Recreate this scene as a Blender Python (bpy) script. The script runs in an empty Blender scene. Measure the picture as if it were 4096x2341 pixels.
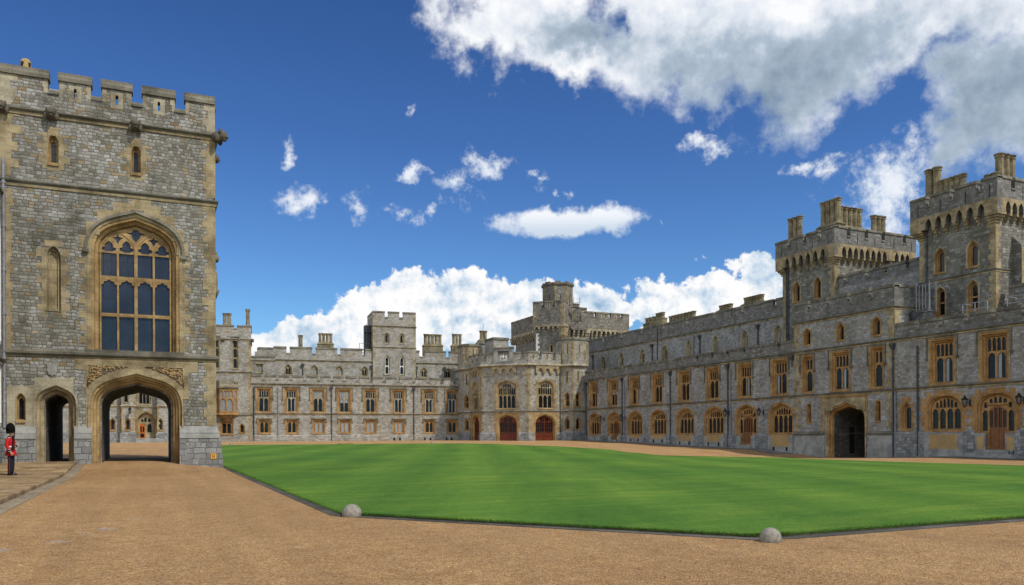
import bpy, bmesh, math, random
import numpy as np
from mathutils import Vector, Matrix
from mathutils.geometry import tessellate_polygon
random.seed(7)
R = math.radians
scene = bpy.context.scene
COL = scene.collection

# ------------------------------------------------------------------ node helpers
def nd(t, typ, **kw):
    n = t.nodes.new(typ)
    for k, v in kw.items():
        if hasattr(n, k):
            setattr(n, k, v)
    return n

def sock(t, s, val):
    if isinstance(val, bpy.types.NodeSocket):
        t.links.new(val, s)
    elif isinstance(val, (tuple, list)) and len(val) == 3 and s.type == 'RGBA':
        s.default_value = (*val, 1)
    else:
        s.default_value = val

def M(t, op, a, b=None, c=None, clamp=False):
    n = nd(t, 'ShaderNodeMath', operation=op, use_clamp=clamp)
    sock(t, n.inputs[0], a)
    if b is not None: sock(t, n.inputs[1], b)
    if c is not None: sock(t, n.inputs[2], c)
    return n.outputs[0]

def VM(t, op, a, b=None):
    n = nd(t, 'ShaderNodeVectorMath', operation=op)
    sock(t, n.inputs[0], a)
    if b is not None: sock(t, n.inputs[1], b)
    return n.outputs['Value'] if op in ('DOT_PRODUCT', 'LENGTH') else n.outputs[0]

def MIX(t, f, a, b, blend='MIX'):
    n = nd(t, 'ShaderNodeMix', data_type='RGBA', blend_type=blend)
    sock(t, n.inputs[0], f); sock(t, n.inputs[6], a); sock(t, n.inputs[7], b)
    return n.outputs[2]

def NOISE(t, vec, scale, detail=3, rough=.55, out=0):
    n = nd(t, 'ShaderNodeTexNoise')
    if vec is not None: sock(t, n.inputs['Vector'], vec)
    n.inputs['Scale'].default_value = scale
    n.inputs['Detail'].default_value = detail
    n.inputs['Roughness'].default_value = rough
    return n.outputs[out]

def RAMP(t, f, stops, interp='LINEAR'):
    n = nd(t, 'ShaderNodeValToRGB')
    n.color_ramp.interpolation = interp
    e = n.color_ramp.elements
    while len(e) < len(stops): e.new(.5)
    for i, (p, c) in enumerate(stops):
        e[i].position = p
        e[i].color = (*c, 1) if len(c) == 3 else c
    sock(t, n.inputs[0], f)
    return n.outputs[0]

def SSTEP(t, v, lo, hi, a=0., b=1.):
    n = nd(t, 'ShaderNodeMapRange', interpolation_type='SMOOTHSTEP')
    sock(t, n.inputs[0], v)
    n.inputs[1].default_value = lo; n.inputs[2].default_value = hi
    n.inputs[3].default_value = a; n.inputs[4].default_value = b
    return n.outputs[0]

def XYZ(t, x, y, z):
    n = nd(t, 'ShaderNodeCombineXYZ')
    for i, q in enumerate((x, y, z)): sock(t, n.inputs[i], q)
    return n.outputs[0]

def SEP(t, v):
    n = nd(t, 'ShaderNodeSeparateXYZ'); sock(t, n.inputs[0], v)
    return n.outputs

def new_mat(name, rough=.85):
    m = bpy.data.materials.new(name); m.use_nodes = True
    t = m.node_tree
    b = t.nodes['Principled BSDF']
    b.inputs['Roughness'].default_value = rough
    if 'Specular IOR Level' in b.inputs: b.inputs['Specular IOR Level'].default_value = .25
    return m, t, b

def face_uv(t):
    """u runs along the face, v upwards: a wall-aligned mapping from position and face normal."""
    g = nd(t, 'ShaderNodeNewGeometry')
    T = VM(t, 'NORMALIZE', VM(t, 'CROSS_PRODUCT', (0, 0, 1), g.outputs['True Normal']))
    u = VM(t, 'DOT_PRODUCT', g.outputs['Position'], T)
    p = SEP(t, g.outputs['Position']); n = SEP(t, g.outputs['True Normal'])
    flat = M(t, 'GREATER_THAN', M(t, 'ABSOLUTE', n[2]), .8)
    inv = M(t, 'SUBTRACT', 1., flat)
    u = M(t, 'ADD', M(t, 'MULTIPLY', u, inv), M(t, 'MULTIPLY', p[0], flat))
    v = M(t, 'ADD', M(t, 'MULTIPLY', p[2], inv), M(t, 'MULTIPLY', p[1], flat))
    return u, v, g.outputs['Position']

def bump(t, b, h, dist, strength=.7):
    n = nd(t, 'ShaderNodeBump')
    n.inputs['Strength'].default_value = strength
    n.inputs['Distance'].default_value = dist
    sock(t, n.inputs['Height'], h)
    t.links.new(n.outputs[0], b.inputs['Normal'])

def rubble_mat(name, h, tones, mortar, stain=.45, bw=1.0, joint=.1, bd=.03):
    """coursed random rubble: rows of varying stone widths, each stone its own tone"""
    m, t, b = new_mat(name, .9)
    u, v, P = face_uv(t)
    w1 = SEP(t, NOISE(t, P, 2.3, 2, .5, 1)); w2 = SEP(t, NOISE(t, P, 9., 2, .5, 1))
    u = M(t, 'ADD', u, M(t, 'MULTIPLY', M(t, 'SUBTRACT', w2[0], .5), .10))
    v = M(t, 'ADD', v, M(t, 'ADD', M(t, 'MULTIPLY', M(t, 'SUBTRACT', w1[1], .5), .15), M(t, 'MULTIPLY', M(t, 'SUBTRACT', w2[1], .5), .075)))
    # courses break step every metre or so
    blk = nd(t, 'ShaderNodeTexWhiteNoise', noise_dimensions='1D'); sock(t, blk.inputs['W'], M(t, 'FLOOR', M(t, 'DIVIDE', M(t, 'ADD', u, M(t, 'MULTIPLY', w1[0], .5)), h * 6.3)))
    v = M(t, 'ADD', v, M(t, 'MULTIPLY', blk.outputs['Value'], h * 3.))
    vr = M(t, 'DIVIDE', v, h)
    row = M(t, 'FLOOR', vr); fv = M(t, 'FRACT', vr)
    wn = nd(t, 'ShaderNodeTexWhiteNoise', noise_dimensions='1D'); sock(t, wn.inputs['W'], row)
    wn2 = nd(t, 'ShaderNodeTexWhiteNoise', noise_dimensions='1D'); sock(t, wn2.inputs['W'], M(t, 'ADD', row, 71.3))
    width = M(t, 'MULTIPLY_ADD', wn.outputs['Value'], h * 1.5 * bw, h * 1.05 * bw)
    ur = M(t, 'ADD', M(t, 'DIVIDE', u, width), M(t, 'MULTIPLY', wn2.outputs['Value'], 9.))
    colm = M(t, 'FLOOR', ur); fu = M(t, 'FRACT', ur)
    # joint mask
    eu = M(t, 'MULTIPLY', M(t, 'MINIMUM', fu, M(t, 'SUBTRACT', 1., fu)), M(t, 'DIVIDE', width, h))
    ev = M(t, 'MINIMUM', fv, M(t, 'SUBTRACT', 1., fv))
    edge = M(t, 'MINIMUM', eu, ev)
    stone = SSTEP(t, M(t, 'ADD', edge, M(t, 'MULTIPLY', M(t, 'SUBTRACT', w2[2], .5), .14)), joint * .2, joint * 1.5)
    idn = nd(t, 'ShaderNodeTexWhiteNoise', noise_dimensions='2D'); sock(t, idn.inputs['Vector'], XYZ(t, colm, row, 0))
    idv = M(t, 'ADD', M(t, 'MULTIPLY', idn.outputs['Value'], .72), M(t, 'MULTIPLY', SSTEP(t, NOISE(t, P, .55, 4, .6), .36, .64), .26), clamp=True)
    keep = M(t, 'GREATER_THAN', idn.outputs['Value'], .93)
    idv = M(t, 'ADD', M(t, 'MULTIPLY', idv, M(t, 'SUBTRACT', 1., keep)), M(t, 'MULTIPLY', idn.outputs['Value'], keep))
    col = RAMP(t, idv, tones)
    fine = NOISE(t, P, 16., 4, .65)
    col = MIX(t, 1., col, RAMP(t, fine, [(.2, (.62, .62, .62)), (.8, (1.25, 1.24, 1.22))]), 'MULTIPLY')
    point = SSTEP(t, NOISE(t, P, 1.7, 3, .6), .38, .62, .55, 1.)
    col = MIX(t, M(t, 'SUBTRACT', 1., M(t, 'MULTIPLY', M(t, 'SUBTRACT', 1., stone), point)), mortar, col)
    big = NOISE(t, P, .35, 5, .62)
    strk = NOISE(t, XYZ(t, M(t, 'MULTIPLY', u, 1.2), M(t, 'MULTIPLY', v, .18), 3.), 1., 4, .6)
    st = RAMP(t, M(t, 'ADD', M(t, 'MULTIPLY', big, .55), M(t, 'MULTIPLY', strk, .45)), [(.32, (1 - stain, 1 - stain, 1 - stain * 1.05)), (.56, (1.03, 1.02, 1.0)), (.75, (1.12, 1.12, 1.13))])
    col = MIX(t, 1., col, st, 'MULTIPLY')
    t.links.new(col, b.inputs['Base Color'])
    bump(t, b, M(t, 'ADD', M(t, 'MULTIPLY', stone, .8), M(t, 'MULTIPLY', fine, .4)), bd, .6)
    return m

def ashlar_mat(name, c, var=.25, stain=(.5, .47, .42), bh=.34, bw=.75, jd=.8, stain_lo=.36):
    m, t, b = new_mat(name, .85)
    u, v, P = face_uv(t)
    br = nd(t, 'ShaderNodeTexBrick')
    sock(t, br.inputs['Vector'], XYZ(t, u, v, 0))
    br.inputs['Color1'].default_value = (1 - var, 1 - var, 1 - var, 1)
    br.inputs['Color2'].default_value = (1 + var * .5, 1 + var * .5, 1 + var * .4, 1)
    br.inputs['Mortar'].default_value = (jd, jd, jd, 1)
    br.inputs['Scale'].default_value = 1.
    br.inputs['Mortar Size'].default_value = .012
    br.inputs['Brick Width'].default_value = bw
    br.inputs['Row Height'].default_value = bh
    col = MIX(t, 1., c, br.outputs['Color'], 'MULTIPLY')
    n1 = NOISE(t, P, 1.1, 5, .65); n2 = NOISE(t, P, 14., 4, .6)
    col = MIX(t, 1., col, RAMP(t, n1, [(stain_lo, stain), (.6, (1.05, 1.04, 1.02))]), 'MULTIPLY')
    col = MIX(t, 1., col, RAMP(t, n2, [(.25, (.78, .78, .78)), (.75, (1.15, 1.15, 1.15))]), 'MULTIPLY')
    t.links.new(col, b.inputs['Base Color'])
    bump(t, b, M(t, 'ADD', n2, M(t, 'MULTIPLY', br.outputs['Fac'], -.6)), .015, .5)
    return m

def plain_mat(name, c, rough=.6, var=.2, scale=8., metallic=0., spec=.3):
    m, t, b = new_mat(name, rough)
    b.inputs['Metallic'].default_value = metallic
    b.inputs['Specular IOR Level'].default_value = spec
    g = nd(t, 'ShaderNodeNewGeometry')
    n = NOISE(t, g.outputs['Position'], scale, 4, .6)
    col = MIX(t, 1., c, RAMP(t, n, [(.25, (1 - var,) * 3), (.75, (1 + var,) * 3)]), 'MULTIPLY')
    t.links.new(col, b.inputs['Base Color'])
    return m

def glass_mat(name, c, leads=None, curtain=None, rough=.08, spec=.5):
    m, t, b = new_mat(name, rough)
    b.inputs['Specular IOR Level'].default_value = spec
    u, v, P = face_uv(t)
    n = NOISE(t, P, .8, 2)
    col = MIX(t, 1., c, RAMP(t, n, [(.3, (.5, .5, .5)), (.7, (1.5, 1.5, 1.5))]), 'MULTIPLY')
    if curtain:
        w = NOISE(t, XYZ(t, M(t, 'MULTIPLY', u, 9.), M(t, 'MULTIPLY', v, .35), 0), 1., 2)
        cc = MIX(t, 1., curtain, RAMP(t, w, [(.3, (.55, .55, .55)), (.7, (1.1, 1.1, 1.1))]), 'MULTIPLY')
        col = MIX(t, .85, col, cc)
    if leads:
        du, dv = leads
        a = M(t, 'LESS_THAN', M(t, 'FRACT', M(t, 'DIVIDE', u, du)), .03 / du)
        c2 = M(t, 'LESS_THAN', M(t, 'FRACT', M(t, 'DIVIDE', v, dv)), .03 / dv)
        ld = M(t, 'MAXIMUM', a, c2)
        col = MIX(t, ld, col, (.008, .008, .008))
        t.links.new(M(t, 'MULTIPLY_ADD', ld, .6, rough), b.inputs['Roughness'])
    wv = NOISE(t, P, 2.5, 2)
    bump(t, b, wv, .01, .25)
    t.links.new(col, b.inputs['Base Color'])
    return m

GREY = [(0., (0.129, 0.120, 0.095)), (.2, (0.183, 0.175, 0.145)), (.45, (0.250, 0.242, 0.213)), (.7, (0.320, 0.317, 0.293)), (.9, (0.390, 0.389, 0.373)), (.955, (0.289, 0.226, 0.133)), (1., (0.234, 0.156, 0.076))]
EGREY = [(0., (0.190, 0.178, 0.147)), (.2, (0.256, 0.246, 0.216)), (.45, (0.322, 0.313, 0.281)), (.7, (0.375, 0.368, 0.339)), (.9, (0.454, 0.446, 0.427)), (.95, (0.330, 0.273, 0.184)), (1., (0.280, 0.215, 0.130))]
SGREY = [(0., (0.153, 0.149, 0.135)), (.2, (0.209, 0.206, 0.192)), (.45, (0.266, 0.264, 0.252)), (.7, (0.321, 0.322, 0.315)), (.9, (0.389, 0.392, 0.392)), (.95, (0.277, 0.236, 0.190)), (1., (0.239, 0.190, 0.143))]
MT = {}
MT['tower_wall'] = rubble_mat('tower_rubble', .165, GREY, (.135, .118, .083), .5, .95, .13, .035)
MT['base_wall'] = rubble_mat('plinth_blocks', .30, [(0., (.15, .15, .145)), (.5, (.23, .23, .225)), (1., (.33, .33, .325))], (.10, .095, .085), .4, .85, .07)
MT['east_wall'] = rubble_mat('east_rubble', .24, EGREY, (.20, .182, .14), .28, 1.1, .14, .012)
MT['south_wall'] = rubble_mat('south_rubble', .22, SGREY, (.185, .174, .145), .25, 1.1, .13, .016)
MT['parapet_wall'] = rubble_mat('parapet_rubble', .22, [(0., (.115, .112, .10)), (.3, (.155, .152, .14)), (.7, (.21, .207, .195)), (1., (.29, .287, .275))], (.115, .11, .092), .35, 1.1, .12, .016)
MT['keep_wall'] = rubble_mat('keep_rubble', .26, [(0., (.105, .10, .083)), (.3, (.155, .149, .126)), (.7, (.22, .213, .187)), (1., (.31, .303, .272))], (.11, .10, .074), .35, 1.1, .13, .016)
MT['ashlar'] = ashlar_mat('buff_ashlar', (.345, .28, .165), .18)
MT['pale'] = ashlar_mat('pale_ashlar', (.37, .33, .235), .15)
MT['gold'] = ashlar_mat('gold_ashlar', (.37, .255, .115), .18, (.58, .52, .45))
MT['ochre'] = ashlar_mat('ochre_ashlar', (.375, .222, .088), .18, (.62, .55, .48), stain_lo=.34)
MT['rust'] = ashlar_mat('stained_ashlar', (.42, .27, .11), .12, (.75, .8, .95), 3., 3., 1.)
MT['coping'] = ashlar_mat('weathered_coping', (.185, .17, .13), .25, (.5, .5, .48), .5, 1.1)
MT['string'] = ashlar_mat('weathered_string', (.17, .155, .12), .2, (.55, .55, .52), .5, 1.2)
MT['render'] = ashlar_mat('grey_render', (.31, .305, .28), .08, (.6, .6, .58), .6, 1.2, .9)
MT['chimney'] = ashlar_mat('chimney_stone', (.27, .225, .135), .2, (.45, .44, .40), .6, 1.)
MT['carving'] = plain_mat('carved_stone', (.30, .20, .09), .9, .45, 9.)
MT['darkcarving'] = plain_mat('dark_carved_stone', (.10, .085, .06), .9, .5, 9.)
MT['white_stone'] = plain_mat('white_painted_stone', (.62, .62, .58), .7, .15)
MT['lead_pipe'] = plain_mat('lead_pipe', (.055, .055, .06), .55, .3, 3.)
MT['grey_pipe'] = plain_mat('grey_pipe', (.22, .22, .24), .5, .25, 3.)
MT['iron'] = plain_mat('black_iron', (.012, .012, .013), .45, .2)
MT['steel'] = plain_mat('galvanised_steel', (.30, .31, .32), .5, .2, 5., .6)
MT['glass'] = glass_mat('window_glass', (.010, .011, .013), spec=.22)
MT['blueglass'] = glass_mat('leaded_glass', (.015, .020, .032), leads=(.37, .62), rough=.12)
MT['darkglass'] = glass_mat('small_pane_glass', (.009, .010, .012), leads=(.28, .38), spec=.3)
MT['curtain'] = glass_mat('curtained_glass', (.02, .022, .025), curtain=(.34, .35, .35))
MT['wood'] = plain_mat('red_brown_wood', (.125, .026, .010), .45, .35, 6.)
MT['brownwood'] = plain_mat('oak_wood', (.19, .078, .027), .5, .35, 6.)
MT['passage_shade'] = rubble_mat('passage_shade_rubble', .24, [(0., (.07, .066, .058)), (.5, (.11, .105, .095)), (1., (.16, .155, .14))], (.08, .075, .065), .4, 1.1, .1)  # passage stone darkened in its colour to stand for the unlit interior
MT['dark'] = plain_mat('dark_void', (.012, .012, .012), .9, .2)
MT['yellow'] = plain_mat('yellow_enamel', (.72, .34, .02), .4, .1)
MT['black'] = plain_mat('black_enamel', (.015, .015, .015), .4, .1)
MT['pot'] = plain_mat('yellow_clay', (.36, .26, .10), .8, .2)

# ------------------------------------------------------------------ mesh builder
class MB:
    def __init__(s): s.v = []; s.f = []; s.k = []
    def add(s, pts, faces, mi=0):
        n = len(s.v); s.v += [tuple(p) for p in pts]
        for f in faces: s.f.append(tuple(n + i for i in f)); s.k.append(mi)
    def face(s, pts, mi=0): s.add(pts, [tuple(range(len(pts)))], mi)
    def box(s, x0, x1, y0, y1, z0, z1, mi=0):
        s.add([(x0,y0,z0),(x1,y0,z0),(x1,y1,z0),(x0,y1,z0),(x0,y0,z1),(x1,y0,z1),(x1,y1,z1),(x0,y1,z1)],
              [(0,3,2,1),(4,5,6,7),(0,1,5,4),(1,2,6,5),(2,3,7,6),(3,0,4,7)], mi)
    def fbox(s, fr, u0, u1, o0, o1, z0, z1, mi=0):
        """box in a wall frame; o0 < o1 measured outwards"""
        P = fr.p
        if 0 < o1 < .03: o1 += random.uniform(0., .006)   # dressed blocks never sit exactly flush with each other
        s.add([P(u0,o1,z0),P(u1,o1,z0),P(u1,o0,z0),P(u0,o0,z0),P(u0,o1,z1),P(u1,o1,z1),P(u1,o0,z1),P(u0,o0,z1)],
              [(0,3,2,1),(4,5,6,7),(0,1,5,4),(1,2,6,5),(2,3,7,6),(3,0,4,7)], mi)
    def prism(s, poly, z0, z1, mi=0, top=None, scale_top=1.):
        n = len(poly)
        cx = sum(p[0] for p in poly)/n; cy = sum(p[1] for p in poly)/n
        t = [(cx+(x-cx)*scale_top, cy+(y-cy)*scale_top) for x, y in poly]
        pts = [(x,y,z0) for x,y in poly] + [(x,y,z1) for x,y in t]
        s.add(pts, [(i,(i+1)%n,n+(i+1)%n,n+i) for i in range(n)] + [tuple(range(n-1,-1,-1)), tuple(range(n,2*n))], mi)
    def tube(s, p, q, r, n=8, r2=None, mi=0, caps=True):
        p = Vector(p); q = Vector(q); d = (q-p).normalized()
        a = d.orthogonal().normalized(); b = d.cross(a)
        r2 = r if r2 is None else r2
        pts = [p + (a*math.cos(2*math.pi*i/n)+b*math.sin(2*math.pi*i/n))*r for i in range(n)] + [q + (a*math.cos(2*math.pi*i/n)+b*math.sin(2*math.pi*i/n))*r2 for i in range(n)]
        f = [(i,(i+1)%n,n+(i+1)%n,n+i) for i in range(n)]
        if caps: f += [tuple(range(n-1,-1,-1)), tuple(range(n,2*n))]
        s.add(pts, f, mi)
    def lathe(s, cx, cy, prof, n=12, mi=0, ph=0.):
        pts = []
        for r, z in prof:
            pts += [(cx+r*math.cos(2*math.pi*i/n+ph), cy+r*math.sin(2*math.pi*i/n+ph), z) for i in range(n)]
        f = []
        for j in range(len(prof)-1):
            f += [(j*n+i, j*n+(i+1)%n, (j+1)*n+(i+1)%n, (j+1)*n+i) for i in range(n)]
        f += [tuple(range(n-1,-1,-1)), tuple((len(prof)-1)*n+i for i in range(n))]
        s.add(pts, f, mi)
    def blob(s, c, r, n=8, m=6, mi=0, jit=0.):
        pts = []; f = []
        for j in range(m+1):
            th = math.pi*j/m
            for i in range(n):
                ph = 2*math.pi*i/n
                k = 1+random.uniform(-jit, jit)
                pts.append((c[0]+r[0]*math.sin(th)*math.cos(ph)*k, c[1]+r[1]*math.sin(th)*math.sin(ph)*k, c[2]+r[2]*math.cos(th)*k))
        for j in range(m):
            for i in range(n):
                f.append((j*n+i, (j+1)*n+i, (j+1)*n+(i+1)%n, j*n+(i+1)%n))
        s.add(pts, f, mi)
    def tess(s, fn, outer, holes, mi=0):
        """fill a polygon with holes; fn maps (u,z) to 3D; outer counter-clockwise seen from outside"""
        loops = [outer] + list(holes)
        flat = [p for l in loops for p in l]
        tris = tessellate_polygon([[Vector((p[0], p[1], 0)) for p in l] for l in loops])
        n = len(s.v); s.v += [tuple(fn(*p)) for p in flat]
        for a, b, c in tris:
            A, B, C = flat[a], flat[b], flat[c]
            ar = (B[0]-A[0])*(C[1]-A[1])-(C[0]-A[0])*(B[1]-A[1])
            if abs(ar) < 1e-9: continue
            s.f.append((n+a, n+b, n+c) if ar > 0 else (n+a, n+c, n+b)); s.k.append(mi)
    def plate(s, fr, outer, holes, o1, o0, mi=0, back=False, sides=True, hole_mi=None):
        """slab in a wall frame: front at o1, back at o0 (o1 > o0), hole reveals between"""
        s.tess(lambda u, z: fr.p(u, o1, z), outer, holes, mi)
        if back:
            n0 = len(s.f); s.tess(lambda u, z: fr.p(u, o0, z), outer, holes, mi)
            for i in range(n0, len(s.f)): s.f[i] = s.f[i][::-1]
        if sides:
            k = len(outer)
            for i in range(k):
                a, b = outer[i], outer[(i+1) % k]
                s.face([fr.p(a[0],o1,a[1]), fr.p(a[0],o0,a[1]), fr.p(b[0],o0,b[1]), fr.p(b[0],o1,b[1])], mi)
        for h in holes:
            k = len(h)
            for i in range(k):
                a, b = h[i], h[(i+1) % k]
                s.face([fr.p(a[0],o1,a[1]), fr.p(b[0],o1,b[1]), fr.p(b[0],o0,b[1]), fr.p(a[0],o0,a[1])], mi if hole_mi is None else hole_mi)
    def loft(s, fr, rings, mats):
        """rings: list of (closed outline [(u,z)], out); mats one index per band"""
        for j in range(len(rings)-1):
            A, oa = rings[j]; B, ob = rings[j+1]
            k = len(A)
            for i in range(k):
                i2 = (i+1) % k
                s.face([fr.p(A[i][0],oa,A[i][1]), fr.p(A[i2][0],oa,A[i2][1]), fr.p(B[i2][0],ob,B[i2][1]), fr.p(B[i][0],ob,B[i][1])], mats[j])
    def sweep(s, path, prof, closed=False, mi=0, zf=None):
        """profile [(out,z)] (counter-clockwise looking along the path) swept along a plan path with mitres; outside lies to the right"""
        k = len(path); offs = []
        for i in range(k):
            ns = []
            for a, b in ((i-1, i), (i, i+1)):
                if closed: a %= k; b %= k
                if 0 <= a and b < k:
                    d = Vector((path[b][0]-path[a][0], path[b][1]-path[a][1])); d.normalize()
                    ns.append(Vector((d.y, -d.x)))
            if len(ns) == 1: offs.append(ns[0])
            else:
                m = (ns[0]+ns[1]); m /= max(m.length_squared/2, .35)
                offs.append(m)
        q = len(prof); n = len(s.v)
        for i in range(k):
            dz = zf(*path[i]) if zf else 0
            for o, z in prof:
                s.v.append((path[i][0]+offs[i].x*o, path[i][1]+offs[i].y*o, z+dz))
        for i in range(k if closed else k-1):
            i2 = (i+1) % k
            for j in range(q):
                j2 = (j+1) % q
                s.f.append((n+i*q+j, n+i*q+j2, n+i2*q+j2, n+i2*q+j)); s.k.append(mi)
        if not closed:
            s.f.append(tuple(n+j for j in range(q))[::-1]); s.k.append(mi)
            s.f.append(tuple(n+(k-1)*q+j for j in range(q))); s.k.append(mi)
    def mesh(s, name, mats, origin=(0,0,0), smooth=False):
        me = bpy.data.meshes.new(name)
        o = origin
        me.from_pydata([(v[0]-o[0], v[1]-o[1], v[2]-o[2]) for v in s.v], [], s.f)
        for m in mats: me.materials.append(MT[m] if isinstance(m, str) else m)
        me.polygons.foreach_set('material_index', s.k)
        bm = bmesh.new(); bm.from_mesh(me)
        bmesh.ops.remove_doubles(bm, verts=bm.verts, dist=.0004)
        if smooth == 'recalc' or smooth: bmesh.ops.recalc_face_normals(bm, faces=bm.faces)
        bm.to_mesh(me); bm.free()
        if smooth is True: me.polygons.foreach_set('use_smooth', [True]*len(me.polygons))
        me.update()
        return me
    def build(s, name, mats, parent=None, origin=None, smooth=False, base=None):
        """one mesh object, its vertices given in world coordinates"""
        split = origin is None
        if origin is None: origin = world_loc(parent) if parent else (0,0,0)
        parts = s.pieces() if split and parent else [s]
        first = None
        for q in parts:
            o = bpy.data.objects.new(name, q.mesh(name, mats, origin, smooth)); COL.objects.link(o)
            if parent: o.parent = parent
            else: o.location = origin
            first = first or o
        return first
    def pieces(s):
        """split into pieces that stand apart, so that each can be an object of its own"""
        key = {}; rep = []
        for v in s.v:
            k = (round(v[0], 3), round(v[1], 3), round(v[2], 3)); rep.append(key.setdefault(k, len(key)))
        par = list(range(len(key)))
        def find(i):
            while par[i] != i: par[i] = par[par[i]]; i = par[i]
            return i
        for f in s.f:
            a = find(rep[f[0]])
            for i in f[1:]: par[find(rep[i])] = a; a = find(a)
        isl = {}; fi = [isl.setdefault(find(rep[f[0]]), len(isl)) for f in s.f]
        k = len(isl)
        if k < 2 or k > 1500: return [s]
        lo = np.full((k, 3), 1e9); hi = np.full((k, 3), -1e9)
        for f, i in zip(s.f, fi):
            for j in f: lo[i] = np.minimum(lo[i], s.v[j]); hi[i] = np.maximum(hi[i], s.v[j])
        size = (hi-lo).max(axis=1); pp = list(range(k))
        def fnd(i):
            while pp[i] != i: pp[i] = pp[pp[i]]; i = pp[i]
            return i
        for i in range(k):
            gap = np.maximum(0., np.maximum(lo[i]-hi, lo-hi[i]))
            for j in np.nonzero(np.sqrt((gap**2).sum(axis=1)) <= np.maximum(.02, .48*np.maximum(size[i], size)))[0]: pp[fnd(int(j))] = fnd(i)
        gid = {}; out = []
        for f, i, m in zip(s.f, fi, s.k):
            g = fnd(i)
            if g not in gid: gid[g] = len(out); out.append((MB(), {}))
            q, mp = out[gid[g]]
            idx = []
            for j in f:
                if j not in mp: mp[j] = len(q.v); q.v.append(s.v[j])
                idx.append(mp[j])
            q.f.append(tuple(idx)); q.k.append(m)
        return [q for q, _ in out]

def world_loc(o):
    l = Vector((0,0,0))
    while o: l += o.location; o = o.parent
    return l

class Fr:
    """wall frame: u along the wall to the viewer's right, out towards the viewer, z up"""
    def __init__(s, o, U):
        l = math.hypot(*U); s.o = o; s.U = (U[0]/l, U[1]/l); s.N = (s.U[1], -s.U[0])
        s.ang = math.atan2(s.U[1], s.U[0])
    def p(s, u, out, z):
        return (s.o[0]+u*s.U[0]+out*s.N[0], s.o[1]+u*s.U[1]+out*s.N[1], z)
    def shift(s, u, out): return Fr(s.p(u, out, 0)[:2], s.U)
LOCAL = Fr((0,0), (1,0))

def thing(name, label, cat, loc=(0,0,0), group=None):
    o = bpy.data.objects.new(name, None); COL.objects.link(o); o.location = loc
    o.empty_display_size = .5
    o['label'] = label; o['category'] = cat
    if group: o['group'] = group
    return o

def tag(o, label, cat, group=None):
    o['label'] = label; o['category'] = cat
    if group: o['group'] = group
    return o

def structure(o): o['kind'] = 'structure'; return o

# ------------------------------------------------------------------ outlines
def rect(u0, u1, z0, z1): return [(u0,z0),(u1,z0),(u1,z1),(u0,z1)]
def arch(cx, w, z0, zs, za, slope=.42, k=.75, n=7):
    """pointed arch outline: jambs to zs, curve to apex za; counter-clockwise from bottom left"""
    H = za-zs
    P0, P1 = (w, zs), (w, zs+k*H)
    P3 = (0, za); q = .45*w; P2 = (q, za-slope*q)
    right = []
    for i in range(n+1):
        t = i/n; a = (1-t)**3; b = 3*t*(1-t)**2; c = 3*t*t*(1-t); d = t**3
        right.append((a*P0[0]+b*P1[0]+c*P2[0]+d*P3[0], a*P0[1]+b*P1[1]+c*P2[1]+d*P3[1]))
    pts = [(-w,z0),(w,z0)] + right + [(-x,z) for x,z in reversed(right[:-1])]
    return [(cx+x, z) for x,z in pts]
def lancet(cx, w, z0, zs, za, n=6): return arch(cx, w, z0, zs, za, 1.05, .55, n)
def archtop(outl, u):
    """height of an outline's upper boundary at u"""
    best = None
    k = len(outl)
    for i in range(k):
        a, b = outl[i], outl[(i+1)%k]
        if abs(a[0]-b[0]) > 1e-6 and min(a[0],b[0])-1e-6 <= u <= max(a[0],b[0])+1e-6:
            z = a[1]+(b[1]-a[1])*(u-a[0])/(b[0]-a[0])
            best = z if best is None else max(best, z)
    return best
def trefoil(cx, w, z0, za):
    """cusped head of a light"""
    zs = z0+(za-z0)*.35
    pts = [(-w*.55,z0),(w*.55,z0),(w*.6,z0+.08*(za-z0)),(w,z0+.15*(za-z0)),(w*1.0,zs),(w*.55,zs+.1*(za-z0)),(w*.62,zs+.3*(za-z0)),(w*.35,zs+.5*(za-z0)),(0,za)]
    return [(cx+x,z) for x,z in pts] + [(cx-x,z) for x,z in reversed(pts[2:-1])]
def cusped(cx, w, z0, za):
    """light with a cusped, arched head"""
    h = w*.95
    zs = za-h
    pts = [(w,z0),(w,zs-.02),(w*.72,zs+.1*h),(w*.8,zs+.4*h),(w*.5,zs+.75*h),(0,za)]
    return [(cx-w,z0)] + [(cx+x,z) for x,z in pts] + [(cx-x,z) for x,z in reversed(pts[1:-1])]

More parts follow.
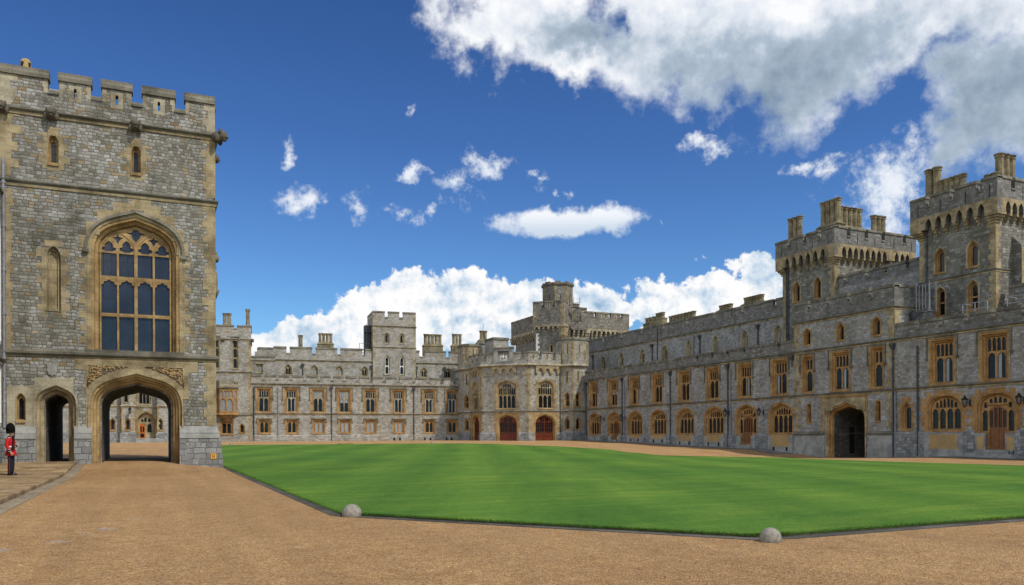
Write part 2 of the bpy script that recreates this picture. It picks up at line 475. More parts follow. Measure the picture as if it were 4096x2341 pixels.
# ------------------------------------------------------------------ window kit (local frame, sill at z=0, facing -y)
def surround(mb, outl, O, D=.34, proud=.05, inner=1, outer=0):
    """moulded surround: outl(o) gives the outline at offset o"""
    spec = [(1,-.04),(1,proud),(.72,proud),(.66,-.02),(.44,-.03),(.36,-D*.45),(.14,-D*.6),(.06,-D*.95),(0,-D)]
    mb.loft(LOCAL, [(outl(O*f), o) for f, o in spec], [outer,outer,outer,inner,inner,inner,inner,inner])
def hood(mb, outl, O, zmin, mi=0, w=.14, out=.16):
    """drip mould along the upper part of an outline"""
    A = [p for p in outl(O)]; B = [p for p in outl(O+w)]
    n = len(A); idx = [i for i in range(1, n)] + [0]
    run = [(A[i], B[i]) for i in idx]
    up = []
    for j in range(len(run)-1):
        (a, b), (a2, b2) = run[j], run[j+1]
        if max(a[1], a2[1]) <= zmin: continue
        if a[1] < zmin: f = (zmin-a[1])/(a2[1]-a[1]); a = (a[0]+(a2[0]-a[0])*f, zmin); b = (b[0]+(b2[0]-b[0])*f, zmin)
        if a2[1] < zmin: f = (zmin-a[1])/(a2[1]-a[1]); a2 = (a[0]+(a2[0]-a[0])*f, zmin); b2 = (b[0]+(b2[0]-b[0])*f, zmin)
        P = LOCAL.p
        mb.add([P(a[0],0,a[1]),P(a2[0],0,a2[1]),P(b2[0],0,b2[1]),P(b[0],0,b[1]),P(a[0],out,a[1]),P(a2[0],out,a2[1]),P(b2[0],out*.6,b2[1]),P(b[0],out*.6,b[1])],
               [(4,5,6,7),(0,1,5,4),(2,3,7,6),(1,2,6,5),(3,0,4,7)], mi)
        up.append((a, b))
    for p, q in (run[[i for i,(a,b) in enumerate(run) if a[1] >= zmin][0]], run[[i for i,(a,b) in enumerate(run) if a[1] >= zmin][-1]]):
        sx = 1 if q[0] > p[0] else -1
        mb.box(min(p[0]-.04*sx, q[0]+.10*sx), max(p[0]-.04*sx, q[0]+.10*sx), -out*1.05, 0, zmin-.1, zmin+.06, mi)

class Win:
    """a window kind: surround mesh, tracery mesh, glass mesh, and the hole it needs in the wall"""
    def __init__(s, name, outl, O, lights, D=.34, mats=('ashlar','ochre'), tmat='ochre', glass='glass', hood_z=None, hood_m='coping', proud=.05, tw=.13, sill=True, trac=True, hood_w=.14, extra=None, hole=.7, door=None, drapes=None):
        mb = MB(); surround(mb, outl, O, D, proud)
        if hood_z is not None: hood(mb, outl, O, hood_z, 2, hood_w)
        if sill:
            o0 = outl(O*.9); w = o0[1][0]-.02
            mb.box(-w, w, -.09, .05, -O*.34-.12, -O*.34+.02, 1)
        if extra: extra(mb)
        s.frame = mb.mesh(name, [mats[0], mats[1], hood_m])
        inner = outl(0.)
        s.trac = None
        if trac:
            mb = MB(); mb.plate(LOCAL, [(u*1.0, z) for u, z in inner], lights, -D+.07, -D-tw+.07, 0, sides=False)
            s.trac = mb.mesh('tracery', [tmat])
        mb = MB(); mb.tess(lambda u, z: LOCAL.p(u, -D-.03, z), inner, [])
        s.glass = mb.mesh('glass', [glass])
        s.variants = []
        for strips in drapes or []:
            m2 = MB(); m2.v, m2.f, m2.k = list(mb.v), list(mb.f), list(mb.k)
            for u0, u1, z0, z1 in strips: m2.face([LOCAL.p(u, -D-.024, z) for u, z in rect(u0, u1, z0, z1)], 1)
            s.variants.append(m2.mesh('glass', [glass, 'curtain']))
        s.door = door
        s.hole = outl(O*hole); s.name = name
    def holes_at(s, u, z): return [(u+a, z+b) for a, b in s.hole]
    def place(s, root, fr, u, z, glass=None, out=0., name='window'):
        p = Vector(fr.p(u, out, z)) - world_loc(root)
        w = bpy.data.objects.new(name, s.frame); COL.objects.link(w)
        w.parent = root; w.location = p; w.rotation_euler = (0, 0, fr.ang)
        for nm, me in (('tracery', s.trac), ('glass', s.glass)):
            if me is None: continue
            if nm == 'glass' and glass:
                key = me.name + glass
                m2 = bpy.data.meshes.get(key)
                if not m2:
                    m2 = me.copy(); m2.name = key; m2.materials.clear(); m2.materials.append(MT[glass])
                me = m2
            if nm == 'glass' and not glass and s.variants and random.random() < .65: me = random.choice(s.variants)
            c = bpy.data.objects.new(nm, me); COL.objects.link(c); c.parent = w
        if s.door:
            for nm, me in s.door:
                c = bpy.data.objects.new(nm, me); COL.objects.link(c); c.parent = w
        return w

def O_rect(w, h): return lambda o: rect(-w-o, w+o, -o*.35, h+o)
def O_arch(w, h, zs, slope=.42, k=.75): return lambda o: arch(0, w+o, -o*.35, zs, h+o*1.05, slope, k)
def O_lancet(w, h, zs): return lambda o: lancet(0, w+o, -o*.35, zs, h+o*1.25)

def square_lights(w, h, ztr, nu=4, nl=2, b=.065):
    L = []
    W = 2*w/nl
    for i in range(nl):
        c = -w+W*(i+.5); L.append(cusped(c, W/2-b, .03, ztr-.07))
    W = 2*w/nu
    for i in range(nu):
        c = -w+W*(i+.5); L.append(cusped(c, W/2-b*.72, ztr+.06, h-.05))
    return L
def arch_lights(outl, w, zh, n=4, b=.075, z0=.03):
    L = []; W = 2*w/n; ol = outl(0.)
    for i in range(n):
        c = -w+W*(i+.5); zt = min(archtop(ol, c-W/2+b), archtop(ol, c+W/2-b))
        L.append(cusped(c, W/2-b, z0, min(zh, zt-.1)))
        for sgn in (-1, 1):
            cc = c+sgn*W*.235; hw = W*.235-b*.45
            zt = min(archtop(ol, cc-hw), archtop(ol, cc+hw))-.09
            if zt-zh > .3: L.append(cusped(cc, hw, zh+.09, zt))
    return L
# ------------------------------------------------------------------ building kit
def fextr(mb, fr, prof, u0, u1, mi=0):
    q = len(prof)
    mb.add([fr.p(u0,o,z) for o,z in prof] + [fr.p(u1,o,z) for o,z in prof],
           [(j,(j+1)%q,q+(j+1)%q,q+j) for j in range(q)] + [tuple(range(q-1,-1,-1)), tuple(range(q,2*q))], mi)
def string_prof(z, h, out): return [(-.06,z),(out*.35,z),(out,z+h*.4),(out,z+h*.62),(-.06,z+h)]
def string(root, path, z, h, out, mat='string', closed=False, name='string_course', underside='ashlar'):
    mb = MB(); mb.sweep(path, string_prof(z, h, out), closed)
    if underside: mb.sweep(path, [(-.06,z-.13),(out*.3,z-.13),(out*.45,z-.003),(-.06,z-.003)], closed, 1)
    return mb.build(name, [mat, underside or mat], root, smooth='recalc')
def sides_of(path, closed):
    n = len(path); out = []
    for i in range(n if closed else n-1):
        a, b = path[i], path[(i+1)%n]
        out.append((Fr(a, (b[0]-a[0], b[1]-a[1])), math.dist(a, b)))
    return out
def body(root, path, z0, z1, holes={}, mat='east_wall', closed=True, roof=True, depth=.5, name='wall', hole_mi=None, mats=None):
    mb = MB()
    for i, (fr, L) in enumerate(sides_of(path, closed)):
        mb.plate(fr, rect(0, L, z0, z1), holes.get(i, []), 0, -depth, 0, sides=False, hole_mi=hole_mi)
    if roof: mb.face([(x,y,z1) for x,y in path])
    return mb.build(name, mats or [mat], root)
def merl(L, width, gap, first=0.):
    out = []; u = first
    while u < L-.05: out.append((max(u,0), min(u+width, L))); u += width+gap
    return out
def parapet(root, specs, t=.5, mat='parapet_wall', ch=.32, ov=.09, slit=None, slit_list=None, frame_w=None, name='parapet'):
    """specs: (frame, u0, u1, merlons, base, notch, top); builds the crenellated wall and its coping"""
    mb = MB(); cb = MB()
    for fr, u0, u1, ms, zb, zn, zt in specs:
        ms = [(a if a > u0 else a-.006 if u0 == 0 else u0, b if b < u1 else u1+.006) for a, b in ms]
        c0 = u0+ov+.012 if u0 > 0 else u0
        u0, u1 = (-.006 if u0 == 0 else u0), u1+.006
        outer = [(u0,zb),(u1,zb)]
        top = []
        ms = sorted((max(a,u0), min(b,u1)) for a, b in ms if b > u0 and a < u1)
        zc = zt-ch*.5; zs = zn-.08
        for a, b in reversed(ms):
            top += [(b,zs),(b,zc),(a,zc),(a,zs)]
        if ms[-1][1] < u1-.01: top = [(u1,zs)] + top
        else: top = top[1:]
        if ms[0][0] > u0+.01: top += [(u0,zs)]
        else: top = top[:-1]
        holes = []
        if slit:
            for a, b in (slit_list or ms):
                c = (a+b)/2
                if b-a > .9 and any(x+.12 < c < y-.12 for x, y in ms): holes.append(rect(c-slit/2, c+slit/2, zn-.25, zt-ch-.28))
        mb.plate(fr, outer+top, holes, .006, -t, 0, back=True)
        for h in holes:
            w = frame_w or .2
            c = (h[0][0]+h[1][0])/2
            mb.plate(fr, rect(h[0][0]-w, h[1][0]+w, h[0][1]-.2, h[2][1]+.15), [h], .018, -.01, 1)
        for a, b in ms:
            fextr(cb, fr, [(ov,zt-ch),(ov,zt-ch*.6),(ov*.3,zt-ch*.35),(ov*.2,zt),(-t-.02,zt),(-t-ov,zt-ch*.5),(-t-ov,zt-ch),(-t+.01,zt-ch+.004),(-.01,zt-ch+.004)], a-.05 if a > u0+.01 else max(a, c0), b+.05 if b < u1-.01 else b)
        gaps = [(ms[i][1], ms[i+1][0]) for i in range(len(ms)-1)]
        for a, b in gaps:
            fextr(cb, fr, [(ov*.8,zn-.2),(ov*.8,zn-.1),(0,zn+.02),(-t,zn+.02),(-t-.02,zn-.2)], a+.004, b-.004)
    o = mb.build(name, [mat, 'pale'], root)
    cb.build('coping', ['coping'], o, smooth='recalc')
    return o
def quoins(mb, fr, u, sgn, z0, z1, long=.72, short=.42, course=.36, proud=.014, mi=0):
    z = z0; k = 0
    while z < z1-.05:
        w = (long if k % 2 else short)*random.uniform(.85, 1.15)
        h = min(course*random.uniform(.9, 1.1), z1-z)
        a, b = (u, u+w) if sgn > 0 else (u-w, u)
        mb.fbox(fr, a, b, -.05, proud, z+.003, z+h, mi); z += h; k += 1
def toothed(mb, fr, uL, uR, z0, z1, w=.3, mi=0, course=.33):
    quoins(mb, fr, uL, -1, z0, z1, w, w*.45, course, .012, mi)
    quoins(mb, fr, uR, 1, z0, z1, w, w*.45, course, .012, mi)
def downpipe(root, fr, u, z0, z1, head=True, r=.065, mat='lead_pipe', out=.12):
    mb = MB(); P = fr.p
    mb.tube(P(u,out,z0), P(u,out,z1), r, 8)
    z = z0+1.2
    while z < z1-.4: mb.tube(P(u,out,z), P(u,out,z+.12), r*1.35, 8); mb.fbox(fr, u-r*1.8, u+r*1.8, 0, out, z+.03, z+.09); z += 2.1
    if head:
        a = u
        pts0 = [(u-.12,0.01),(u+.12,0.01),(u+.12,.24),(u-.12,.24)]; pts1 = [(u-.26,0.01),(u+.26,0.01),(u+.26,.38),(u-.26,.38)]
        lo = [P(x,o,z1) for x,o in pts0]; hi = [P(x,o,z1+.42) for x,o in pts1]; h2 = [P(x,o,z1+.58) for x,o in pts1]
        mb.add(lo+hi+h2, [(0,1,5,4),(1,2,6,5),(2,3,7,6),(3,0,4,7),(4,5,9,8),(5,6,10,9),(6,7,11,10),(7,4,8,11),(8,9,10,11),(3,2,1,0)])
    return mb.build('downpipe', [mat], root, smooth='recalc')
def octo(cx, cy, r, n=8, ph=math.pi/8): return [(cx+r*math.cos(2*math.pi*i/n+ph), cy+r*math.sin(2*math.pi*i/n+ph)) for i in range(n)]
SHAFT = {}
def chimney(root, x, y, zb, zt, n, d, sp=.75, r=.33, base_h=None, bw=None, mat='chimney', rows=1):
    """stack: stone base with n octagonal shafts in a row along d"""
    base_h = base_h if base_h is not None else .3*(zt-zb)
    L = sp*(n-1)+2*r+.3; W = bw or 2*r+.3
    ang = math.atan2(d[1], d[0])
    mb = MB()
    for (e, z0, z1, s) in ((0,-1.2,base_h*.75,1.),(.10,base_h*.75,base_h*.9,1.),(.08,base_h*.9,base_h*1.15,.86)):
        mb.prism([(-L/2-e,-W/2-e),(L/2+e,-W/2-e),(L/2+e,W/2+e),(-L/2-e,W/2+e)], z0, z1, 0, scale_top=s)
    b = bpy.data.objects.new('chimney', mb.mesh('chimney', [mat])); COL.objects.link(b)
    b.parent = root; b.location = Vector((x,y,zb))-world_loc(root); b.rotation_euler = (0,0,ang)
    H = zt-zb-base_h
    key = (round(H,2), r)
    if key not in SHAFT:
        mb = MB(); c = math.cos(math.pi/8)
        mb.lathe(0, 0, [(r*1.12,0),(r*1.12,.12),(r*.92,.2),(r*.88,H-.42),(r*1.05,H-.38),(r*1.05,H-.28),(r*.95,H-.24),(r*1.22,H-.1),(r*1.22,H-.02),(r*.9,H),(r*.6,H),(r*.6,H-.1)], 8, 0, math.pi/8)
        SHAFT[key] = mb.mesh('chimney_shaft', [mat])
    for j in range(rows):
        for i in range(n):
            s = bpy.data.objects.new('chimney_shaft', SHAFT[key]); COL.objects.link(s); s.parent = b
            s.location = ((i-(n-1)/2)*sp, (j-(rows-1)/2)*sp, base_h*1.1)
    return b
def gargoyle(root, P, N, s=1., mat='darkcarving'):
    mb = MB(); n = Vector((N[0],N[1],0)).normalized(); p = Vector(P); T = Vector((-n.y,n.x,0)); up = Vector((0,0,1))
    def bl(a, t, z, r, q=.12): c = p+n*a*s+T*t*s+up*z*s; mb.blob(c, (r[0]*s,r[1]*s,r[2]*s), 8, 6, 0, q)
    bl(.0,0,.0,(.26,.26,.24)); bl(.22,0,.08,(.22,.22,.24)); bl(.36,0,.02,(.13,.13,.1)); bl(.3,0,-.12,(.12,.12,.07))
    for t in (-1,1): bl(.16,.2*t,.22,(.07,.07,.13)); bl(.34,.09*t,.13,(.05,.05,.05)); bl(.05,.25*t,-.1,(.12,.12,.2))
    return mb.build('gargoyle', [mat], root, smooth=True)
def shield_mb(mb, fr, c, z0, z1, w, o0=-.02, o1=.07, mi=0):
    h = z1-z0
    poly = [(c,z0),(c+w*.35,z0+h*.1),(c+w*.5,z0+h*.4),(c+w*.5,z1),(c-w*.5,z1),(c-w*.5,z0+h*.4),(c-w*.35,z0+h*.1)]
    mb.plate(fr, poly, [], o1, o0, mi)
    inn = [(c+(u-c)*.8, z0+h*.5+(z-z0-h*.5)*.84) for u,z in poly]
    mb.plate(fr, inn, [], o1+.015, o1-.01, mi)
def foliage_carving(mb, fr, tri, n, o=.0, s=.1, mi=0):
    """lumpy carved leaves filling a panel"""
    us = [p[0] for p in tri]; zs = [p[1] for p in tri]
    def inside(u, z):
        k = False; j = len(tri)-1
        for i in range(len(tri)):
            if (tri[i][1] > z) != (tri[j][1] > z) and u < (tri[j][0]-tri[i][0])*(z-tri[i][1])/(tri[j][1]-tri[i][1])+tri[i][0]: k = not k
            j = i
        return k
    c = 0
    while c < n:
        u = random.uniform(min(us), max(us)); z = random.uniform(min(zs), max(zs))
        if inside(u, z):
            r = s*random.uniform(.5, 1.2)
            mb.blob(fr.p(u, o, z), (r*random.uniform(.6,1.3), .05, r*random.uniform(.5,1.)), 7, 5, mi, .1); c += 1
def plinth_prof(z0, z1, out, slope=.25, low=None):
    return [(-.1,z0-1.5),((low if low is not None else out*1.5),z0-1.5),(out,z1-slope),(.0,z1),(-.1,z1)]

# ------------------------------------------------------------------ ground heights
def lerp_tab(t, x):
    if x <= t[0][0]: return t[0][1]
    for (a, p), (b, q) in zip(t, t[1:]):
        if x <= b: f = (x-a)/(b-a); f = f*f*(3-2*f); return p+(q-p)*f
    return t[-1][1]
def sst(a, b, x): f = min(1, max(0, (x-a)/(b-a))); return f*f*(3-2*f)
ZL = [(0,0),(30,0),(45,.0),(60,.15),(100,.62),(134,.86),(160,.9)]
ZS = [(30,-.42),(43,-.47),(48,-.42),(56,-.68),(60,-.88),(64,-.86),(69.4,-.55),(75,-.08),(86,.1),(100,.5),(117,.8),(134,.86)]
def ground_z(x, y):
    zl = lerp_tab(ZL, y); zs = lerp_tab(ZS, y) if y > 25 else -.42*sst(-10, 25, y)
    z = zl+(zs-zl)*sst(25, 64, x)
    g = sst(37, 44.6, y)*(1-sst(75, 100, y))*(1-sst(.6, 3.2, x))*sst(-20,-12, x)
    ramp = .33+(.06*sst(45, 54, y))
    z = z+(max(z, ramp)-z)*g
    return z

# ================================================================== GATE TOWER (left)
TW = Fr((0,45), (1,0))
def gate_tower():
    root = thing('gate_tower', 'tall square rubble tower with pointed carriage arch, shield and big four-light traceried window', 'tower', (-1.7,45,0))
    X0, X1, D = -6.62, 3.08, 9.
    win_o = lambda o: arch(0, 1.66+o, -o*.08, 4.95, 6.47+o*1.1, .40, .78, 9)
    ac = -.70
    arch_o = lambda o: arch(0, 1.62+o, -1.2, 2.85, 4.01+o*1.05, .36, .82, 9)
    door_o = lambda o: arch(0, .5+o, -1.2, 2.92, 3.43+o*1.15, .5, .7, 7)
    slit_o = O_lancet(.13, 1.2, .95)
    lan_o = O_lancet(.15, 1.32, .98)
    nic_o = O_lancet(.24, 3.1, 2.55)
    # --- window and lights
    W = 1.66; L = []
    lw = .352
    cs = [-1.235, -.43, .43, 1.235]
    for c in cs:
        L.append(rect(c-lw, c+lw, .04, 1.80))
        L.append([(c-lw,1.98),(c+lw,1.98),(c+lw,3.4),(c+lw*.72,3.46),(c+lw*.7,3.56),(c+lw*.3,3.6),(c,3.68),(c-lw*.3,3.6),(c-lw*.7,3.56),(c-lw*.72,3.46),(c-lw,3.4)])
        L.append(rect(c-lw, c+lw, 3.86, 5.02))
    for c, za in zip(cs, (5.62, 5.70, 5.70, 5.62)): L.append(trefoil(c, lw*.92, 5.10, za))
    for c in (-.83, .83):
        L.append([(c,5.5),(c+.10,5.72),(c+.26,5.84),(c+.07,5.86),(c,6.0),(c-.07,5.86),(c-.26,5.84),(c-.10,5.72)])
    L.append([(0,5.66),(.16,5.86),(.22,6.02),(.48,6.12),(.2,6.16),(.10,6.3),(-.10,6.3),(-.2,6.16),(-.48,6.12),(-.22,6.02),(-.16,5.86)])
    def ex(mb):
        # heavy king mullion, lesser mullions, transoms and sub-arches stand proud of the tracery
        mb.box(-.075, .075, .38, .6, 0, 5.2, 1)
        for s in (-1, 1):
            mb.box(s*.83-.042, s*.83+.042, .40, .6, 0, 4.95, 1)
            pts = [(0,5.15),(s*.10,5.5),(s*.36,5.85),(s*.83,6.17)]
            q = [(s*1.66,5.0),(s*1.58,5.45),(s*1.25,5.85),(s*.83,6.17)]
            for run, r in ((pts,.07),(q,.06)):
                for (a, b), (c, d) in zip(run, run[1:]): mb.tube((a,.46,b), (c,.46,d), r, 6, mi=1)
            for c in (s*.43, s*1.235):
                for t in (-1, 1):
                    run = [(c+t*.40,4.95),(c+t*.36,5.3),(c+t*.2,5.58),(c,5.78)]
                    for (a, b), (e, d) in zip(run, run[1:]): mb.tube((a,.49,b), (e,.49,d), .035, 6, mi=1)
        for z in (1.82, 3.68): mb.box(-W, W, .42, .6, z, z+.13, 1)
    big = Win('window', win_o, .53, L, .5, ('ashlar','gold'), 'gold', 'blueglass', 4.98, 'coping', .04, .13, False, extra=ex)
    lanc = Win('window', lan_o, .12, [cusped(0,.11,.03,1.1), [(0,1.12),(.05,1.16),(0,1.24),(-.05,1.16)]], .3, ('ashlar','gold'), 'gold', 'darkglass', None, 'coping', .02)
    slit = Win('window', slit_o, .1, [cusped(0,.1,.03,1.05)], .3, ('ashlar','gold'), 'gold', 'darkglass', None, 'coping', .02)
    niche = Win('niche', nic_o, .13, [], .24, ('pale','ashlar'), 'ashlar', 'ashlar', None, 'coping', .03, sill=False)
    niche.glass = (lambda m: (m.materials.clear(), m.materials.append(MT['ashlar']), m)[2])(niche.glass.copy()); niche.glass.name = 'back_panel'
    mb = MB(); mb.plate(LOCAL, nic_o(0.), [cusped(0,.17,.12,2.95)], -.17, -.27, 0, sides=False); niche.trac = mb.mesh('niche_panel', ['ashlar'])
    holes = [big.holes_at(-.72, 5.95), lanc.holes_at(-4.36, 15.08), lanc.holes_at(-.69, 15.08), slit.holes_at(-5.77, 2.5), niche.holes_at(-4.37, 7.85)]
    passage = [(ac+u, z+.33) for u, z in arch_o(.52)]
    sidepass = [(-4.29+u, z+.33) for u, z in door_o(.40)]
    # --- walls (front with openings, passages through to the rear court)
    mb = MB()
    mb.plate(TW, rect(X0, X1, -1., 18.), holes, 0, -.6, 0, sides=False)
    f = [h for h in mb.f]
    mb2 = MB()
    mb2.plate(TW, rect(X0, X1, -1., 18.), holes+[passage, sidepass], 0, -.6, 0, sides=False)
    # passages: rear face and vaults
    inner = [(ac+u, z+.33) for u, z in arch_o(0.)]; dinner = [(-4.29+u, z+.33) for u, z in door_o(0.)]
    for A, B in ((passage, inner), (sidepass, dinner)):
        k = len(A)
        for i in range(1, k):
            a, b = B[i], B[(i+1)%k]
            P = TW.p
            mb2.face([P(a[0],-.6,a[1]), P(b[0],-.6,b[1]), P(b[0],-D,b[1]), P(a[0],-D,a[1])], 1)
            c, d = A[i], A[(i+1)%k]
            mb2.face([P(a[0],-.6,a[1]), P(c[0],-.6,c[1]), P(d[0],-.6,d[1]), P(b[0],-.6,b[1])], 0)
    back = Fr((X1,45+D), (-1,0))
    mb2.plate(back, rect(0, X1-X0, -1., 18.), [[(X1-u, z) for u, z in reversed(h)] for h in (inner, dinner)], 0, -.02, 0, sides=False)
    for fr, Ls in ((Fr((X1,45), (0,1)), D), (Fr((X0,45+D), (0,-1)), D)): mb2.plate(fr, rect(0, Ls, -1., 18.), [], 0, -.1, 0, sides=False)
    mb2.face([(X0,45,18.),(X1,45,18.),(X1,45+D,18.),(X0,45+D,18.)])
    wall = mb2.build('wall', ['tower_wall','passage_shade'], root)
    big.place(root, TW, -.72, 5.95)
    for u in (-4.36, -.69): lanc.place(root, TW, u, 15.08)
    slit.place(root, TW, -5.77, 2.5); niche.place(root, TW, -4.37, 7.85, name='niche')
    # --- dressed margins
    mb = MB()
    quoins(mb, TW, X1, -1, 2.2, 5.6, .62, .42, .42); quoins(mb, TW, X1, -1, 5.85, 13.8, .62, .4, .40); quoins(mb, TW, X1, -1, 14.2, 17.3, .62, .42, .40)
    quoins(mb, Fr((X1,45), (0,1)), .0, 1, 2.2, 17.3, .62, .4, .42)
    quoins(mb, TW, X0, 1, 14.2, 17.2, .85, .5, .42); quoins(mb, TW, X0+.25, 1, 5.9, 13.6, .3, .2, .4)
    for u, z0, z1 in ((-4.36,14.75,16.5), (-.69,14.75,16.5)):
        toothed(mb, TW, u-.25, u+.25, z0, z1, .42); mb.fbox(TW, u-.24, u+.24, -.05, .013, z1-.1, z1+.32); mb.fbox(TW, u-.26, u+.26, -.05, .013, z0-.08, z0+.21)
    toothed(mb, TW, -4.72, -4.02, 7.5, 10.9, .36); mb.fbox(TW, -4.75, -3.99, -.05, .013, 10.98, 11.28)
    toothed(mb, TW, -.72-2.12, -.72+2.12, 5.98, 10.95, .42)
    for u, z, w in ((-3.25,11.05,.55),(-2.95,11.75,.6),(-2.45,12.4,.7),(-1.75,12.85,.8),(-.95,13.15,.95),(1.2,11.05,.55),(.95,11.75,.6),(.4,12.4,.7),(-.35,12.85,.8)):
        z2 = z+.62
        mb.fbox(TW, u, u+w, -.05, .011, z, z2)
    margin = mb.build('quoin', ['ashlar'], root)
    # --- carriage arch: ashlar field, moulded orders
    mb = MB()
    field = [(-3.0,.3),(-2.6,.3),(1.2,.3),(1.35,.3),(1.42,3.6),(1.75,3.6),(1.75,5.0),(2.2,5.0),(2.2,5.6),(-3.45,5.6),(-3.45,5.0),(-3.0,5.0)]
    mb.plate(TW, field, [[(ac+u, max(z+.33,.31)) for u, z in arch_o(.5)]], .016, -.05, 0)
    fr = TW.shift(ac, 0)
    ring = lambda o: [(u, z+.33) for u, z in arch_o(o)]
    mb.loft(fr, [(ring(.58),.02),(ring(.58),.07),(ring(.5),.07),(ring(.46),-.02),(ring(.36),-.06),(ring(.33),-.18),(ring(.24),-.22),(ring(.2),-.34),(ring(.1),-.4),(ring(.06),-.6),(ring(0),-.75)], [0,0,0,1,1,1,1,1,1,1])
    for s in (-1, 1):
        tri = [(s*2.18+ac, 5.2),(s*2.18+ac, 4.2),(s*1.9+ac,4.5),(s*1.5+ac,4.75),(s*1.0+ac,4.98),(s*.45+ac,5.2)]
        if s > 0: tri = tri[::-1]
        fr2 = TW
        mb.plate(fr2, tri, [], .022, .0, 2)
    o = mb.build('carriage_arch', ['ashlar','gold','darkcarving'], root)
    mb = MB()
    for s in (-1, 1):
        tri = [(s*2.15+ac, 5.16),(s*2.15+ac, 4.3),(s*1.9+ac,4.56),(s*1.5+ac,4.82),(s*1.0+ac,5.03),(s*.6+ac,5.16)]
        foliage_carving(mb, TW, tri, 130, .03, .06)
        for a, b in (((s*2.2+ac,5.21),(s*.4+ac,5.21)),((s*2.2+ac,5.21),(s*2.2+ac,4.18))): mb.tube(TW.p(a[0],.03,a[1]), TW.p(b[0],.03,b[1]), .035, 6, mi=1)
    mb.build('spandrel_carving', ['carving','ashlar'], o, smooth=True)
    # --- side door
    mb = MB(); fr = TW.shift(-4.29, 0); dr = lambda o: [(u, z+.33) for u, z in door_o(o)]
    mb.plate(fr, [(-1.0,.3),(.9,.3),(.86,3.2),(.75,4.0),(.75,4.55),(-.9,4.55),(-.9,4.15),(-2.05,4.1),(-2.05,2.2),(-1.0,2.2)], [[(u,max(z,.31)) for u,z in dr(.42)], [(u-1.48, z+2.5) for u, z in slit.hole]], .014, -.05, 0)
    mb.loft(fr, [(dr(.46),.01),(dr(.46),.04),(dr(.38),.04),(dr(.3),-.06),(dr(.22),-.12),(dr(.16),-.3),(dr(.04),-.4),(dr(0),-.7)], [0,0,1,1,1,1,1])
    mb.build('doorway', ['pale','ashlar'], root)
    mb = MB(); shield_mb(mb, TW, -4.44, 4.65, 5.25, .42); mb.build('shield', ['render'], root)
    # --- battered plinth in three pieces
    mb = MB()
    def bat(u0, u1, e0, e1):
        P = TW.p; zt = 2.2; zs = 1.85; zb = -.6
        lo = .34; hi = .17
        a = [P(u0+e0*0, .0, zt), P(u1, .0, zt), P(u1+(.17 if e1 else 0), hi, zs), P(u0-(.14 if e0 else 0), hi, zs), P(u1+(.42 if e1 else 0), lo, zb), P(u0-(.14 if e0 else 0), lo, zb)]
        mb.face([a[3], a[2], a[1], a[0]], 1); mb.face([a[5], a[4], a[2], a[3]], 0)
        mb.face([a[2], P(u1+(.42 if e1 else 0),lo,zb) , P(u1+.0,-.3,zb), P(u1,-.3,zt), a[1]], 0 if not e1 else 0)
        mb.face([a[0], P(u0,-.3,zt), P(u0,-.3,zb), a[5], a[3]], 0)
        mb.face([P(u0-(.14 if e0 else 0),hi+.03,zs-.03), P(u0-(.14 if e0 else 0),hi+.06,zs-.28), P(u1+(.17 if e1 else 0),hi+.06,zs-.28), P(u1+(.17 if e1 else 0),hi+.03,zs-.03)], 1)
    bat(X0, -5.12, 0, 0); bat(-3.5, -2.72, 0, 0); bat(1.3, X1, 0, 1)
    P = (X1, 45)
    S = Fr((X1,45), (0,1))
    mb.face([S.p(-.17,.17,1.85), S.p(D,.17,1.85), S.p(D,0,2.2), S.p(0,0,2.2)], 1)
    mb.face([S.p(-.34,.42,-.6), S.p(D,.42,-.6), S.p(D,.17,1.85), S.p(-.17,.17,1.85)], 0)
    mb.build('plinth', ['base_wall','render'], root)
    # --- strings, parapet
    e = 45+D
    path = [(X0,45),(X1,45),(X1,e),(X0,e)]
    string(root, path, 17.36, .25, .20, closed=True); string(root, path, 13.88, .26, .16, closed=True)
    mb = MB(); mb.sweep(path, [(-.06,5.63),(.08,5.63),(.16,5.72),(.16,5.82),(-.06,5.98)], True)
    mb.sweep(path, [(-.06,5.56),(.04,5.56),(.06,5.62),(-.06,5.62)], True, 1)
    mb.fbox(TW, -.72-2.25, -.72+2.25, -.3, .13, 5.84, 6.0)
    mb.build('string_course', ['string','ashlar'], root, smooth='recalc')
    sd = sides_of(path, True)
    ms = [(0,2.05),(2.53,3.91),(4.40,5.74),(6.25,7.76),(8.27,9.70)]
    pp = parapet(root, [(sd[0][0],0,9.70,ms,17.55,18.62,19.56),(sd[1][0],.5,D,merl(D,1.5,.55,.0),17.55,18.62,19.56),(sd[2][0],.5,9.70,merl(9.70,1.5,.55),17.55,18.62,19.56),(sd[3][0],.5,D-.5,merl(D,1.5,.55),17.55,18.62,19.56)], .5, 'tower_wall', .44, .1, .12, ms[1:4], .22)
    mb = MB(); quoins(mb, TW, X1, -1, 17.62, 19.1, .62, .36, .38); quoins(mb, TW, X0, 1, 17.62, 19.1, .8, .45, .4)
    for a, b in ms:
        for u, s in ((a,1),(b,-1)):
            if 0 < u < 9.6: quoins(mb, TW, X0+u, s, 18.45, 19.1, .24, .16, .3)
    mb.build('quoin', ['pale'], root)
    for u in (-6.5,-4.42,-.70): gargoyle(root, TW.p(u,.16,17.36), TW.N, .9)
    gargoyle(root, (X1+.12,44.85,17.4), (1,-.35), 1.15); gargoyle(root, (X1+.1,48.6,17.4), (1,0), .9); gargoyle(root, (X1+.05,51.5,17.4), (1,0), .8)
